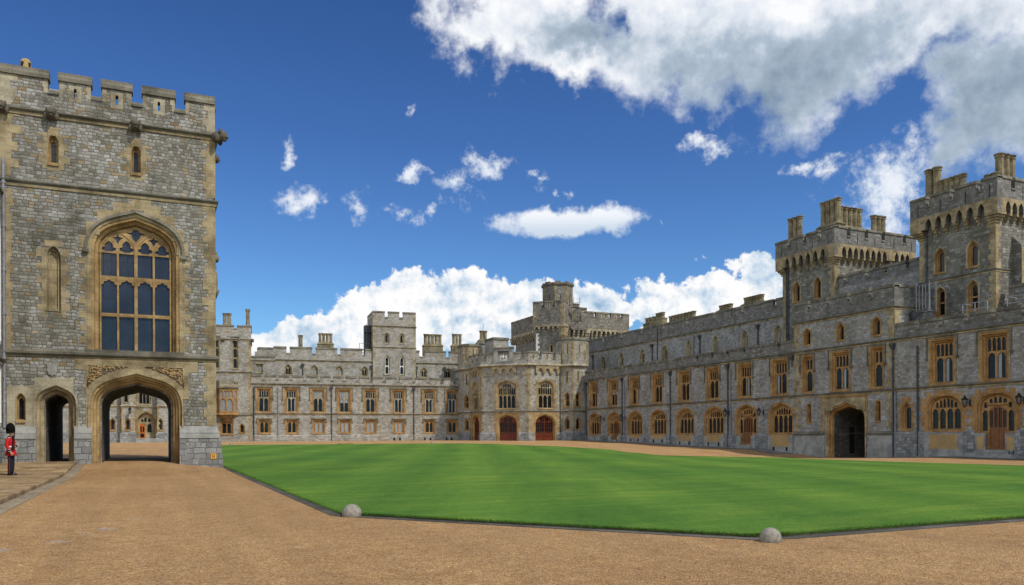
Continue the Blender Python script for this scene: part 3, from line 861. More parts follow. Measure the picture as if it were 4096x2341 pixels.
    # statue on a bracket on the south flank
    mb = MB(); mb.lathe(X1+.12, 47.2, [(.05,9.2),(.2,9.6),(.24,9.75),(.14,9.8),(.16,10.3),(.12,10.7),(.06,10.9)], 8); mb.blob((X1+.12,47.2,11.0), (.1,.1,.13)); mb.lathe(X1+.1, 47.2, [(.2,11.3),(.26,11.5),(.1,11.9)], 8)
    mb.build('bracket_statue', ['chimney'], root, smooth=True)
    # yellow chimney pot and handrail on the roof
    mb = MB(); mb.lathe(-5.75, 47, [(.27,18.),(.26,20.2),(.23,20.62),(.16,20.72)], 12); 
    for a in range(4):
        th = a*math.pi/2+.9; mb.box(-5.75+.2*math.cos(th)-.07, -5.75+.2*math.cos(th)+.07, 47+.2*math.sin(th)-.07, 47+.2*math.sin(th)+.07, 20.28, 20.52, 1)
    mb.build('chimney_pot', ['pot','dark'], root)
    mb = MB()
    for z in (18.95, 19.2): mb.box(-5.2, -3.4, 46.6, 46.68, z, z+.09)
    for u in (-5.1,-4.3,-3.5): mb.box(u, u+.07, 46.68, 46.74, 18., 19.2)
    mb.build('roof_rail', ['steel'], root)
    downpipe(root, TW, X0+.18, 2.1, 15.0, False, .06, 'grey_pipe', .1)
    return root

def side_wing():
    root = thing('side_wing', 'sliver of rubble wing with pale window jambs at the left frame edge', 'building', (-6.5,36,0))
    X = -6.5
    fr = Fr((X,28), (0,1))
    w = Win('window', O_arch(1.2, 6.2, 4.6), .3, [cusped(-.6,.5,.05,4.6), cusped(.6,.5,.05,4.6)], .3, ('white_stone','white_stone'), 'white_stone', 'glass', None, 'coping', .1)
    w2 = Win('window', O_rect(1.2, 2.3), .3, square_lights(1.2,2.3,1.5), .3, ('white_stone','white_stone'), 'white_stone', 'glass', 2.0, 'coping', .1)
    us = (3.5, 9., 14.4)
    holes = [w.holes_at(u,6.2) for u in us] + [w2.holes_at(u,2.4) for u in us]
    body(root, [(X,28),(X,45),(X-9,45),(X-9,28)], -1, 13.2, {0: holes}, 'tower_wall')
    for u in us: w.place(root, fr, u, 6.2); w2.place(root, fr, u, 2.4)
    string(root, [(X,28),(X,45)], 5.2, .25, .15)
    parapet(root, [(fr,0,17,merl(17,16.9,.5,.02),13.,13.1,13.6)], .5, 'tower_wall')
    mb = MB(); mb.sweep([(X,28),(X,45)], plinth_prof(0,2.1,.1,.2,.18)); mb.build('plinth', ['base_wall'], root)
    return root

# ================================================================== RANGE WINDOWS
W_E = Win('window', O_rect(.74, 3.45), .6, square_lights(.74,3.45,2.3), .36, ('ashlar','ochre'), 'pale', 'glass', 2.0, 'coping', .04, drapes=[[(-.7,-.52,0,2.3),(.5,.7,0,2.3)],[(-.7,.7,1.5,3.4)],[(-.7,.7,2.4,3.4)],[(-.7,-.1,0,2.2)]])
W_EG = Win('window', O_rect(.68, 1.85), .45, [cusped(-.34,.27,.04,1.75), cusped(.34,.27,.04,1.75)], .32, ('ashlar','ochre'), 'ochre', 'glass', 1.78, 'coping', .04, hood_w=.1)
W_EU = Win('window', O_lancet(.43, 1.45, .85), .33, [cusped(-.21,.17,.04,1.1), cusped(.21,.17,.04,1.1)], .3, ('pale','ashlar'), 'ashlar', 'glass', None, 'coping', .04)
W_S = Win('window', O_rect(.86, 3.55), .6, square_lights(.86,3.55,2.3), .42, ('ashlar','ochre'), 'ochre', 'glass', 2.2, 'coping', .04, drapes=[[(-.75,-.45,0,2.25)],[(-.75,-.5,0,2.3),(.12,.35,0,2.3)],[(-.8,.8,1.6,2.2)],[(-.2,-.05,0,2.3),(.1,.4,0,2.3)]])
_so = O_arch(1.55, 3.08, 1.95, .36, .8)
W_SA = Win('window', _so, .5, arch_lights(_so, 1.55, 2.0), .42, ('ochre','ochre'), 'ochre', 'darkglass', None, 'coping', .04)
W_SU = Win('window', O_lancet(.42, 1.9, 1.25), .36, [cusped(-.2,.16,.04,1.5), cusped(.2,.16,.04,1.5)], .36, ('pale','ashlar'), 'ashlar', 'glass', None, 'coping', .04)
W_SLIT = Win('window', O_lancet(.24, 1.25, .9), .26, [cusped(0,.2,.04,1.15)], .34, ('ashlar','ochre'), 'ochre', 'glass', None, 'coping', .03)
W_TALL = Win('window', O_lancet(.26, 1.75, 1.3), .28, [cusped(0,.22,.04,1.6)], .34, ('pale','ochre'), 'ochre', 'glass', None, 'coping', .04)
W_TALL2 = Win('window', O_lancet(.28, 2.1, 1.6), .3, [rect(-.22,.22,.04,.95), cusped(0,.22,1.08,1.95)], .34, ('pale','ochre'), 'ochre', 'glass', None, 'coping', .04)
W_WHITE = Win('window', O_lancet(.32, 3.1, 2.6), .3, [cusped(0,.26,.05,1.4), cusped(0,.26,1.52,2.98)], .2, ('pale','pale'), 'white_stone', 'glass', None, 'coping', .04)
W_LAN = Win('window', O_lancet(.3, 1.55, 1.15), .35, [cusped(0,.2,.05,1.4)], .3, ('pale','pale'), 'pale', 'glass', None, 'coping', .04)

def door_mesh(w, h, mat='brownwood', glazed=.42):
    """panelled door leaf with glazed upper half; width 2w, arched head, front at local y=.52"""
    fr = LOCAL.shift(0, 0)
    out = arch(0, w, 0, h*.86, h, .4, .7, 5)
    mb = MB()
    hs = []
    n = 4; W = 2*w/n
    for i in range(n):
        c = -w+W*(i+.5); zt = archtop(out, c+(-W*.36 if c < 0 else W*.36))-.1
        hs.append(rect(c-W*.36, c+W*.36, h*glazed, zt))
        hs.append(rect(c-W*.34, c+W*.34, .14, h*glazed*.46)); hs.append(rect(c-W*.34, c+W*.34, h*glazed*.54, h*glazed-.12))
    mb.plate(fr, out, hs, -.37, -.50, 0)
    for i, hh in enumerate(hs):
        if i % 3 == 0:
            mb.plate(fr, hh, [], -.425, -.5, 1)
            cu = (hh[0][0]+hh[1][0])/2
            mb.fbox(fr, cu-.015, cu+.015, -.43, -.40, hh[0][1], hh[2][1])
        else: mb.plate(fr, hh, [], -.40, -.5, 0)
    mb.fbox(fr, -.03, .03, -.40, -.35, .05, h*.86)
    mb.tube(fr.p(.1,-.37,h*.4), fr.p(.1,-.31,h*.4), .03, 8, mi=2)
    return mb.mesh('door', [mat,'darkglass','iron'])
_dh = 3.1
def s_door_win():
    o = O_arch(1.55, 4.4, 3.25, .36, .8)
    ol = o(0.)
    L = [arch(0,.82,.0,2.75,3.3,.4,.7,5), cusped(-1.22,.24,1.3,3.05), cusped(1.22,.24,1.3,3.05)]
    for c in (-.62,-.21,.21,.62): L.append(cusped(c,.15,3.55, min(archtop(ol,c-.15), archtop(ol,c+.15))-.1))
    for s in (-1,1): L.append(cusped(s*1.13,.16,3.25,archtop(ol,s*1.3)-.12))
    def ex(mb):
        for s in (-1,1): mb.box(s*1.24-.34, s*1.24+.34, .2, .5, -.4, 1.25, 1)
        mb.box(-.95,.95,.22,.5,3.38,3.5,1)
    return Win('doorway', o, .5, L, .42, ('ochre','ochre'), 'ochre', 'darkglass', None, 'coping', .04, sill=False, extra=ex, door=[('door', door_mesh(.82, 3.3))])
W_DOOR = s_door_win()

# ================================================================== EAST RANGE (centre left)
TH = -R(6.3)
EO = (14.9,138.1); EU_ = (math.cos(TH), math.sin(TH))
FE = Fr(EO, EU_)
FEU = FE.shift(0, -4.)
def east_range():
    root = thing('east_range', 'long two-storey grey rubble range behind the lawn with nine square-headed upper windows', 'building', (*FE.p(18,0,0)[:2], .8))
    L = 35.2
    wu = [2.0,6.4,10.77,15.1,19.54,24.38,29.84,34.0]
    gu = [2.05,6.48,10.87,15.2,19.55,24.42,29.87,34.0]
    holes = [W_E.holes_at(u,5.85) for u in wu] + [W_EG.holes_at(u,2.32) for u in gu]
    P = lambda u, o: FE.p(u,o,0)[:2]
    body(root, [P(0,0),P(L,0),P(L,-4.5),P(0,-4.5)], -.5, 11., {0: holes}, 'east_wall')
    for i, u in enumerate(wu): W_E.place(root, FE, u, 5.85, None)
    for i, u in enumerate(gu): W_EG.place(root, FE, u, 2.32, 'curtain' if i in (2,3,4,5) else None)
    string(root, [P(0,0),P(L,0)], 5.38, .22, .14); string(root, [P(0,0),P(L,0)], 10.3, .24, .18)
    mb = MB(); mb.sweep([P(0,0),P(L,0)], plinth_prof(.8,1.95,.12,.16,.14)); mb.build('plinth', ['east_wall'], root)
    # lower parapet with narrow embrasures
    notch = [1.87,4.16,6.32,8.62,10.88,13.07,15.18,17.41,19.65,21.93,24.33,27.08,29.75,32.13,34.42]
    def from_notches(ns, w, L0, L1):
        e = [L0] + sum([[n-w/2, n+w/2] for n in ns], []) + [L1]
        return [(e[i], e[i+1]) for i in range(0, len(e), 2)]
    parapet(root, [(FE,0,L,from_notches(notch,.55,0,L),10.5,11.15,11.9)], .45, 'east_wall')
    # set-back upper storey
    uu = [6.07,10.42,14.68,19.06,29.73,34.18]
    U = lambda u, o=0: FEU.p(u,o,0)[:2]
    body(root, [U(3.6),U(L+6),U(L+6,-9),U(3.6,-9)], 10., 15.6, {0: [W_EU.holes_at(u-3.6,12.35) for u in uu]}, 'east_wall', name='upper_wall')
    for i, u in enumerate(uu): W_EU.place(root, FEU, u, 12.35, 'curtain' if i in (1,2) else None)
    string(root, [U(3.6),U(L+6)], 14.72, .22, .16)
    ms = [(3.6,5.78),(6.38,10.09),(10.74,14.34),(14.96,18.72),(19.18,28.2+1.17),(29.96,33.81),(34.42,38.2),(38.8,41.2)]
    ms = [(3.6,5.78),(6.38,10.09),(10.74,14.34),(14.96,18.72),(19.18,23.),(23.5,28.7),(29.37-.0,29.4),(29.96,33.81),(34.42,38.2),(38.8,41.2)]
    ms = [m for m in ms if m[1]-m[0] > .2]
    parapet(root, [(FEU,3.6,41.2,[(3.6,5.78),(6.38,10.09),(10.74,14.34),(14.96,18.72),(19.18,28.9),(29.96,33.81),(34.42,38.2),(38.8,41.2)],14.9,16.0,17.12)], .5, 'east_wall')
    # low link with a two-light window at the north end
    Fl = FE.shift(0,-3.2); lw = Win('window', O_rect(.42,1.2), .3, [cusped(-.2,.16,.04,1.1), cusped(.2,.16,.04,1.1)], .28, ('pale','ashlar'), 'ashlar', 'curtain')
    body(root, [Fl.p(.0,0,0)[:2],Fl.p(3.9,0,0)[:2],Fl.p(3.9,-8,0)[:2],Fl.p(.0,-8,0)[:2]], 10., 15.2, {0: [lw.holes_at(1.3,12.55)]}, 'east_wall', name='link_wall')
    lw.place(root, Fl, 1.3, 12.55)
    string(root, [Fl.p(-.0,0,0)[:2],Fl.p(3.9,0,0)[:2]], 14.45, .2, .12)
    mb = MB(); fextr(mb, Fl, [(.08,15.05),(.08,15.2),(-.5,15.34),(-.5,15.05)], 0, 3.95); mb.build('coping', ['coping'], root, smooth='recalc')
    # taller block behind at the north end carrying the first merlon
    Fb = FE.shift(0,-7); body(root, [Fb.p(.6,0,0)[:2],Fb.p(3.7,0,0)[:2],Fb.p(3.7,-6,0)[:2],Fb.p(.6,-6,0)[:2]], 12., 16.4, {}, 'east_wall', name='rear_wall')
    parapet(root, [(Fb,1.0,3.75,[(1.0,3.75)],16.3,16.6,17.2)], .5, 'east_wall', .3)
    for u, z1, m in ((.43,9.9,'lead_pipe'),(4.25,9.9,'grey_pipe'),(12.96,9.5,'lead_pipe'),(27.06,9.5,'lead_pipe')): downpipe(root, FE, u, .9, z1, m != 'grey_pipe' and u > 1, .08, m)
    for u in (8.5,17.2,33.5): downpipe(root, FEU, u if u != 17.2 else 20.3, 11.2, 13.6, True, .08)
    for u in (28.35,): downpipe(root, FEU, u, 11.2, 13.6, True, .08)
    mb = MB()
    for u in (23.6,24.6,29.0,30.0,32.9,33.8): mb.fbox(FE, u-.27, u+.27, -.05, .16, .85, 1.5, 0); mb.fbox(FE, u-.17, u+.17, .1, .164, .9, 1.38, 1)
    mb.build('cellar_vent', ['render','dark'], root)
    F3 = FEU.shift(0,-3)
    def ch(u, zb, zt, n, sp, r=.35): x, y, _ = F3.p(u,0,0); chimney(root, x, y, zb, zt, n, EU_, sp, r)
    ch(8.3, 16.2, 19.4, 1, .8, .42); ch(12.6, 17.4, 19.9, 4, .62, .3); ch(32.0, 17.6, 20.4, 5, .68, .34); ch(36.6, 17.6, 20.6, 3, .62, .3)
    return root

def range_tower():
    root = thing('square_tower', 'slim square tower with four lancets and three merlons rising from the range behind the lawn', 'tower', (*FEU.p(24.3,0,0)[:2], 10.9))
    F = FEU.shift(20.5, .35); L = 7.7
    P = lambda u, o: F.p(u,o,0)[:2]
    path = [P(0,0),P(L,0),P(L,-7.),P(0,-7.)]
    body(root, path, 10.9, 22.4, {0: [W_LAN.holes_at(u,18.3) for u in (2.45,5.15)]+[W_WHITE.holes_at(u,12.7) for u in (2.5,5.15)]}, 'east_wall')
    for u in (2.45,5.15): W_LAN.place(root, F, u, 18.3)
    for u in (2.5,5.15): W_WHITE.place(root, F, u, 12.7)
    string(root, path, 17.35, .2, .12, closed=True); string(root, path, 21.1, .22, .16, closed=True)
    sd = sides_of(path, True); d = []
    for i, (fr, l) in enumerate(sd): d.append((fr, 0 if i == 0 else .45, l if i < 3 else l-.45, [(0,2.12),(2.75,4.7),(5.4,l)], 21.3, 22.75, 23.85))
    parapet(root, d, .45, 'east_wall', .28)
    mb = MB(); quoins(mb, F, 0, 1, 11., 23.4, .55, .35, .42); quoins(mb, F, L, -1, 11., 23.4, .55, .35, .42)
    s = sd[3][0]; quoins(mb, s, sd[3][1], -1, 11., 23.4, .55, .35, .42); mb.build('quoin', ['pale'], root)
    # iron stair and platforms against the north flank
    mb = MB(); G = F.shift(-1.4,-1.2)
    for z in (13.2,17.,20.2): mb.fbox(G, -.9 if z < 20 else .1, 1.3, -.6, .5, z, z+.08)
    for z in (13.2,17.,20.2):
        for u in (-.85 if z < 20 else .15, .2, 1.2): mb.tube(G.p(u,.5,z), G.p(u,.5,z+1.1), .04, 5)
        mb.tube(G.p(-.85 if z < 20 else .15,.5,z+1.1), G.p(1.2,.5,z+1.1), .035, 5)
    for a in (0,.5):
        mb.tube(G.p(a+.4,.3,13.2), G.p(a+.4,.3,21.6), .05, 5)
    for k in range(26): mb.tube(G.p(.4,.3,13.4+k*.3), G.p(.9,.3,13.4+k*.3), .025, 4)
    mb.tube(G.p(-1.4,.4,15.), G.p(-.8,.4,17.), .05, 5); mb.tube(G.p(-1.4,.4,15.), G.p(1.,.4,17.9), .04, 5)
    mb.fbox(G, .2, 1.35, -2., -.8, 11.5, 21.5)
    mb.build('iron_stair', ['lead_pipe'], root)
    return root

def north_block():
    root = thing('corner_block', 'grey rubble end block with gold-stone oriel bay and tall slit windows beside the arch tower', 'building', (*FE.p(-3,1.2,0)[:2], .85))
    F = FE.shift(-7.5, 1.2); L = 7.55
    P = lambda u, o=0: F.p(u,o,0)[:2]
    path = [P(0),P(L),P(L,-9),P(0,-9)]
    o = O_rect(.3, 4.75)
    tall = Win('window', o, .28, [cusped(0,.24,.05,1.6), cusped(0,.24,1.75,3.2), cusped(0,.24,3.35,4.65)], .34, ('pale','ashlar'), 'ashlar', 'darkglass', 4.6, 'coping', .04, hood_w=.09)
    gw = Win('window', O_rect(.72, 1.75), .4, [cusped(-.36,.29,.04,1.65), cusped(.36,.29,.04,1.65)], .32, ('ashlar','ochre'), 'ochre', 'glass')
    holes = [tall.holes_at(u,12.8) for u in (5.08,2.2)] + [gw.holes_at(3.75,2.2), W_SLIT.holes_at(6.07,2.35)]
    body(root, path, -.5, 18., {0: holes}, 'east_wall')
    for u in (5.08,2.2): tall.place(root, F, u, 12.8)
    gw.place(root, F, 3.75, 2.2); W_SLIT.place(root, F, 6.07, 2.35)
    for z, h in ((5.1,.22),(12.05,.22),(17.35,.25)): string(root, path, z, h, .15, closed=True)
    sd = sides_of(path, True)
    parapet(root, [(sd[0][0],0,L,[(0,1.2),(1.7,4.9),(5.38,L)],17.5,19.25,19.78),(sd[1][0],.45,9,[(0,9)],17.5,19.25,19.78),(sd[3][0],0,8.5,[(0,9)],17.5,19.25,19.78)], .45, 'east_wall', .25)
    mb = MB(); quoins(mb, F, L, -1, .9, 5.1, .6, .4, .4); quoins(mb, F, L, -1, 5.3, 12, .55, .35, .4); quoins(mb, F, L, -1, 12.3, 17.3, .55, .35, .4); mb.build('quoin', ['ashlar'], root)
    # oriel bay
    c = 3.75; a0, a1 = 1.75, 1.05; oo = .75
    path = [P(c-a0,0),P(c-a1,oo),P(c+a1,oo),P(c+a0,0)]
    mb = MB()
    for i, (fr, l) in enumerate(sides_of(path, False)):
        if i == 1: hs = [cusped(l/2-.5,.4,5.8,7.8), cusped(l/2+.5,.4,5.8,7.8)] + [cusped(l/2+k*.5-.25*1,.18,7.95,9.1) for k in (-1,0,1,2)]
        else: hs = [cusped(l/2,.26,5.8,7.8), cusped(l/2,.26,7.95,9.1)]
        mb.plate(fr, rect(0,l,5.1,9.5), hs, 0, -.2, 0)
        mb.tess(lambda u, z, fr=fr: fr.p(u,-.14,z), rect(.05,l-.05,5.6,9.3), [], 1)
    mb.sweep(path, [(-.1,5.1),(.1,5.1),(.18,5.2),(.18,5.3),(-.1,5.5)], mi=0); mb.sweep(path, [(-.1,9.4),(.1,9.4),(.16,9.55),(-.1,9.75)], mi=2)
    for k, (e, z0, z1) in enumerate(((.8,4.75,5.1),(.55,4.5,4.75),(.3,4.25,4.5))):
        q = [P(c-a0*e,0),P(c-a1*e,oo*e),P(c+a1*e,oo*e),P(c+a0*e,0)]; mb.prism(q, z0, z1, 0)
    for fr, l in sides_of(path, False):
        n = max(1, round(l/.42)); ms = [(l/n*(i+.14), l/n*(i+.86)) for i in range(n)]
        mb.plate(fr, rect(0,l,9.7,10.7), [rect(a+.05,b-.05,10.15,10.5) for a, b in ms], .05, -.15, 3, back=True)
    mb.face([(x,y,9.75) for x,y in path], 2)
    mb.build('oriel_bay', ['ochre','curtain','coping','pale'], root)
    G = F.shift(0,-.6)
    for u, zt, r in ((3.5,21.7,.34),(4.18,21.7,.34),(7.05,22.5,.36)):
        x, y, _ = G.p(u,0,0); chimney(root, x, y, 19.5, zt, 1, EU_, .7, r, .3)
    gargoyle(root, F.p(L+.1,.1,17.3), (F.N[0]+.8,F.N[1]), 1.); gargoyle(root, F.p(3.2,.15,17.3), F.N, .8)
    return root
# ================================================================== ENTRANCE TOWER (centre)
def corbel_arches(mb, fr, cs, z0, z1, u0, u1, out=.3, w=.42, mi=0):
    """projecting panel with pointed arch notches along its lower edge"""
    outer = [(u0,z0)]
    for c in cs:
        outer += [(c-w,z0),(c-w,z0+.30),(c-w*.8,z0+.5),(c-w*.4,z0+.68),(c,z0+.78),(c+w*.4,z0+.68),(c+w*.8,z0+.5),(c+w,z0+.30),(c+w,z0)]
    outer += [(u1,z0),(u1,z1),(u0,z1)]
    mb.plate(fr, outer, [], out, -.02, mi)
    ed = [u0] + [x for c in cs for x in (c-w, c+w)] + [u1]
    for i in range(0, len(ed), 2):
        a, b = ed[i], ed[i+1]; m = (a+b)/2; h = min(.16,(b-a)/2)
        mb.fbox(fr, m-h, m+h, -.02, out*.95, z0-.13, z0+.0, mi); mb.fbox(fr, m-h*.85, m+h*.85, -.02, out*.6, z0-.3, z0-.13, mi)
def royal_arms(mb, fr, c, z, s):
    """white carved heraldic group: shield under a crown between two rearing supporters"""
    def b(u, dz, r, o=.1): mb.blob(fr.p(c+u*s, o, z+dz*s), (r[0]*s, .08, r[1]*s), 8, 6, 0, .06)
    b(0,.48,(.24,.3),.12); b(0,.9,(.14,.12)); b(0,1.02,(.07,.07))
    for k in (-1,1):
        b(k*.5,.42,(.14,.3)); b(k*.44,.78,(.11,.13)); b(k*.32,.55,(.14,.05)); b(k*.34,.36,(.13,.05)); b(k*.56,.14,(.08,.17)); b(k*.66,.2,(.07,.18)); b(k*.76,.55,(.04,.2)); b(k*.72,.06,(.12,.05))
    mb.fbox(fr, c-.95*s, c+.95*s, 0, .14, z-.12*s, z-.0*s)
EP = [(49.75,136.),(49.75,131.7),(50.55,130.75),(50.5,125.3),(56.5,119.3),(62.6,119.25),(64.0,117.75),(66.5,117.7),(66.6,128.),(58,136.)]
def entrance_tower():
    root = thing('entrance_tower', 'many-sided entrance tower with two red carriage doors and carved arms in the far corner', 'tower', (56,127,.65))
    sd = sides_of(EP, True)
    fC, lC = sd[2]; fA, lA = sd[3]; fB, lB = sd[4]
    def bigwin(w, n, h=4.35, zs=3.25):
        o = O_arch(w, h, zs, .5, .75); ol = o(0.); L = []
        W = 2*w/n; b = .07
        for i in range(n):
            c = -w+W*(i+.5); L.append(cusped(c, W/2-b, .03, 2.1))
            for s in (-1,1):
                cc = c+s*W*.235; hw = W*.235-.035; zt = min(archtop(ol,cc-hw),archtop(ol,cc+hw))-.1
                L.append(cusped(cc, hw, 2.26, min(zt, 3.35)))
                if zt > 3.85: L.append(cusped(cc, hw*.9, 3.45, zt))
        def ex(mb):
            for i in range(1, n): mb.box(-w+W*i-.05, -w+W*i+.05, .26, .4, 0, 3.6, 1)
            mb.box(-w, w, .26, .4, 2.12, 2.25, 1)
        return Win('window', o, .42, L, .36, ('ashlar','gold'), 'pale', 'glass', None, 'coping', .04, extra=ex)
    w4 = bigwin(1.5, 4); w3 = bigwin(1.25, 3)
    def doorway(w):
        o = O_arch(w, 4.3, 2.75, .42, .78); ol = o(0.)
        mb = MB(); fr = LOCAL; hs = []; gl = []
        for s in (-1,1):
            for k in range(2):
                a = s*(.09+(w-.14)/2*k); b_ = s*(.04+(w-.14)/2*(k+1)); u0, u1 = min(a,b_), max(a,b_)
                zt = min(archtop(ol,u0),archtop(ol,u1))-.08
                gl.append(rect(u0,u1,1.42,3.15)); 
                if zt > 3.4: gl.append(rect(u0,u1,3.27,zt))
                hs.append(rect(u0,u1,.15,.62)); hs.append(rect(u0,u1,.74,1.22))
        mb.plate(fr, [(u,max(z,0.01)) for u,z in ol], gl+hs, -.5, -.58, 0)
        for g in gl: mb.plate(fr, g, [], -.55, -.58, 1)
        for g in hs: mb.plate(fr, g, [], -.53, -.58, 0)
        for g in gl:
            c = (g[0][0]+g[1][0])/2; mb.fbox(fr, c-.02, c+.02, -.55, -.52, g[0][1], g[2][1]); mb.fbox(fr, g[0][0], g[1][0], -.55, -.52, (g[0][1]+g[2][1])/2-.02, (g[0][1]+g[2][1])/2+.02)
        mb.fbox(fr, -.06, .06, -.52, -.44, .05, 4.1); mb.fbox(fr, -w, w, -.52, -.45, 3.17, 3.26)
        leaf = mb.mesh('door', ['wood','darkglass'])
        return Win('doorway', o, .5, [], .6, ('gold','gold'), 'gold', 'dark', None, 'coping', .03, sill=False, trac=False, door=[('door', leaf)])
    dA = doorway(1.5); dB = doorway(1.6)
    z0 = .65
    holes = {2: [w3.holes_at(2.75,6.25), dA.holes_at(2.75,z0)], 3: [w4.holes_at(4.6,6.25), dA.holes_at(4.72,z0)], 4: [w3.holes_at(3.2,6.25), dB.holes_at(3.1,z0)]}
    sl = lambda u: [W_TALL2.holes_at(u,6.55), W_TALL.holes_at(u,2.75)]
    holes[1] = sl(.68); holes[5] = sl(1.02); holes[6] = sl(.95)
    body(root, EP, -.5, 13.3, holes, 'east_wall')
    w3.place(root, fC, 2.75, 6.25); w4.place(root, fA, 4.6, 6.25); w3.place(root, fB, 3.2, 6.25)
    dA.place(root, fC, 2.75, z0); dA.place(root, fA, 4.72, z0); dB.place(root, fB, 3.1, z0)
    for i, u in ((1,.68),(5,1.02),(6,.95)):
        f = sd[i][0]; W_TALL2.place(root, f, u, 6.55); W_TALL.place(root, f, u, 2.75)
    # ashlar fields round the doors and windows, quoins
    mb = MB()
    for f, c, w, l in ((fC,2.75,2.05,lC),(fA,4.72,2.05,lA),(fB,3.1,2.15,lB)):
        d = dA if w < 2.1 else dB
        mb.plate(f, [(c-w-.3,2.2),(c-w,2.2),(c+w,2.2),(c+w+.3,2.2),(c+w+.25,5.55),(c-w-.3,5.55)], [[(u, max(z,2.22)) for u, z in d.holes_at(c,z0)]], .012, -.05, 1)
    for f, c, w in ((fC,2.75,1.72),(fA,4.6,1.98),(fB,3.2,1.72)):
        toothed(mb, f, c-w, c+w, 6.0, 9.6, .4)
        for k, (z, e) in enumerate(((9.65,.2),(10.2,.5),(10.7,.9))):
            for s in (-1,1): u0 = c+s*(w-e+.1); mb.fbox(f, min(u0,u0+s*.55), max(u0,u0+s*.55), -.05, .012, z, z+.52)
    for i in (1,2,3,4,5,6):
        f, l = sd[i]
        for z0_, z1_ in ((2.2,5.5),(5.95,13.1)):
            a_, b_ = (.16,.1) if l < 1.5 else (.3,.2) if l < 2.6 else (.5,.3)
            quoins(mb, f, 0, 1, z0_, z1_, a_, b_, .42); quoins(mb, f, l, -1, z0_, z1_, a_, b_, .42)
    for i, u in ((1,.68),(5,1.02),(6,.95)):
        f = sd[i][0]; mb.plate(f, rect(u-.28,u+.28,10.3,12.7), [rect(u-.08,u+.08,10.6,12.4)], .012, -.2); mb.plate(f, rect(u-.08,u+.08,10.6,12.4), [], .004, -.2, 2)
    mb.build('quoin', ['ashlar','gold','dark'], root)
    mb = MB()
    for u in (.97,7.55): shield_mb(mb, fA, u, 11.5, 12.2, .55, -.02, .1)
    mb.build('shield', ['pale'], root)
    mb = MB()
    corbel_arches(mb, fA, [2.96,4.27,5.58], 12.05, 13.15, 2.15, 6.4, .32, .43); corbel_arches(mb, fB, [2.06,3.4,4.74], 12.05, 13.15, 1.25, 5.5, .32, .43); corbel_arches(mb, fC, [1.5,2.75,4.0], 12.05, 13.15, .7, 4.8, .32, .43)
    mb.build('corbel_table', ['ashlar'], root)
    pth = EP[:8]
    string(root, pth, 5.6, .22, .14)
    mb = MB(); mb.sweep(pth, [(-.06,13.1),(.2,13.1),(.42,13.28),(.42,13.4),(-.06,13.62)]); mb.build('cornice', ['pale'], root, smooth='recalc')
    # battered plinth pieces
    mb = MB()
    def bp(f, u0, u1):
        zt, zs, zb = 2.25, 2.0, -.6
        a = [f.p(u0,0,zt),f.p(u1,0,zt),f.p(u1,.14,zs),f.p(u0,.14,zs),f.p(u1,.42,zb),f.p(u0,.42,zb),f.p(u0,-.3,zb),f.p(u1,-.3,zb),f.p(u0,-.3,zt),f.p(u1,-.3,zt)]
        mb.add(a, [(3,2,1,0),(5,4,2,3),(4,7,9,1,2),(6,5,3,0,8)])
    bp(fC,-.1,.75); bp(fC,4.75,lC+.1); bp(fA,-.1,2.65); bp(fA,6.8,lA+.1); bp(fB,-.1,1.0); bp(fB,5.2,lB+.1)
    for i in (1,5,6): bp(sd[i][0], -.1, sd[i][1]+.05)
    bp(sd[0][0], 1.5, sd[0][1]+.1)
    mb.build('plinth', ['base_wall'], root)
    # parapets, gable with arms
    spec = [(fC,0,lC,[(0,1.3),(1.85,3.4),(3.95,lC)],13.5,14.55,15.6),
            (fA,0,lA,[(0,.6),(1.05,7.1),(7.75,lA)],13.5,14.55,15.55),
            (fB,0,lB,[(0,1.85),(2.45,4.5),(5.05,lB)],13.5,14.55,15.6)]
    parapet(root, spec, .45, 'east_wall', .3, .1, .14, [(.0,1.85),(2.45,4.5)], .16)
    mb = MB()
    mb.plate(fA, [(2.42,13.45),(5.82,13.45),(5.82,16.15),(4.1,16.38),(2.42,16.15)], [rect(3.12,5.12,14.15,15.72)], .14, -.5, 0, back=True)
    mb.plate(fA, rect(3.1,5.14,14.1,15.8), [], -.1, -.2, 1)
    fextr(mb, fA, [(.28,16.12),(.28,16.24),(.1,16.45),(-.55,16.45),(-.55,16.12)], 2.35, 5.9, 2)
    fextr(mb, fA, [(.22,13.95),(.22,14.06),(.13,14.12),(.13,13.95)], 2.95, 5.3, 0)
    g = mb.build('gable', ['render','parapet_wall','coping'], root, smooth='recalc')
    mb = MB(); royal_arms(mb, fA.shift(0,-.12), 4.12, 14.32, .92); mb.build('royal_arms', ['white_stone'], g, smooth=True)
    # corner turrets
    for poly, top in (([(49.75,134.4),(49.75,131.7),(50.55,130.75),(52.05,130.8),(53.,131.8),(53.,134.4),(52,135.4),(50.5,135.4)],17.75),
                      ([(62.65,121.4),(62.65,119.0),(64.0,117.7),(66.4,117.7),(67.7,119),(67.7,121.4),(66.4,122.7),(64,122.7)],18.05)):
        body(root, poly, 13.35, top-.35, {}, 'east_wall', name='turret')
        mb = MB(); mb.sweep(poly, [(-.5,top-.45),(.14,top-.45),(.16,top-.25),(.05,top-.1),(.05,top),(-.5,top)], True)
        mb.build('turret_coping', ['coping'], root, smooth='recalc')
        mb = MB()
        for i in range(4):
            f, l = sides_of(poly, True)[i]
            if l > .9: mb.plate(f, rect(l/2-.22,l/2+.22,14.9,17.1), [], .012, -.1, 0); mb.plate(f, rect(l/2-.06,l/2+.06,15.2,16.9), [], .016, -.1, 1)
            quoins(mb, f, 0, 1, 13.7, top-.5, .4, .25, .42); quoins(mb, f, l, -1, 13.7, top-.5, .4, .25, .42)
        mb.build('quoin', ['ashlar','dark'], root)
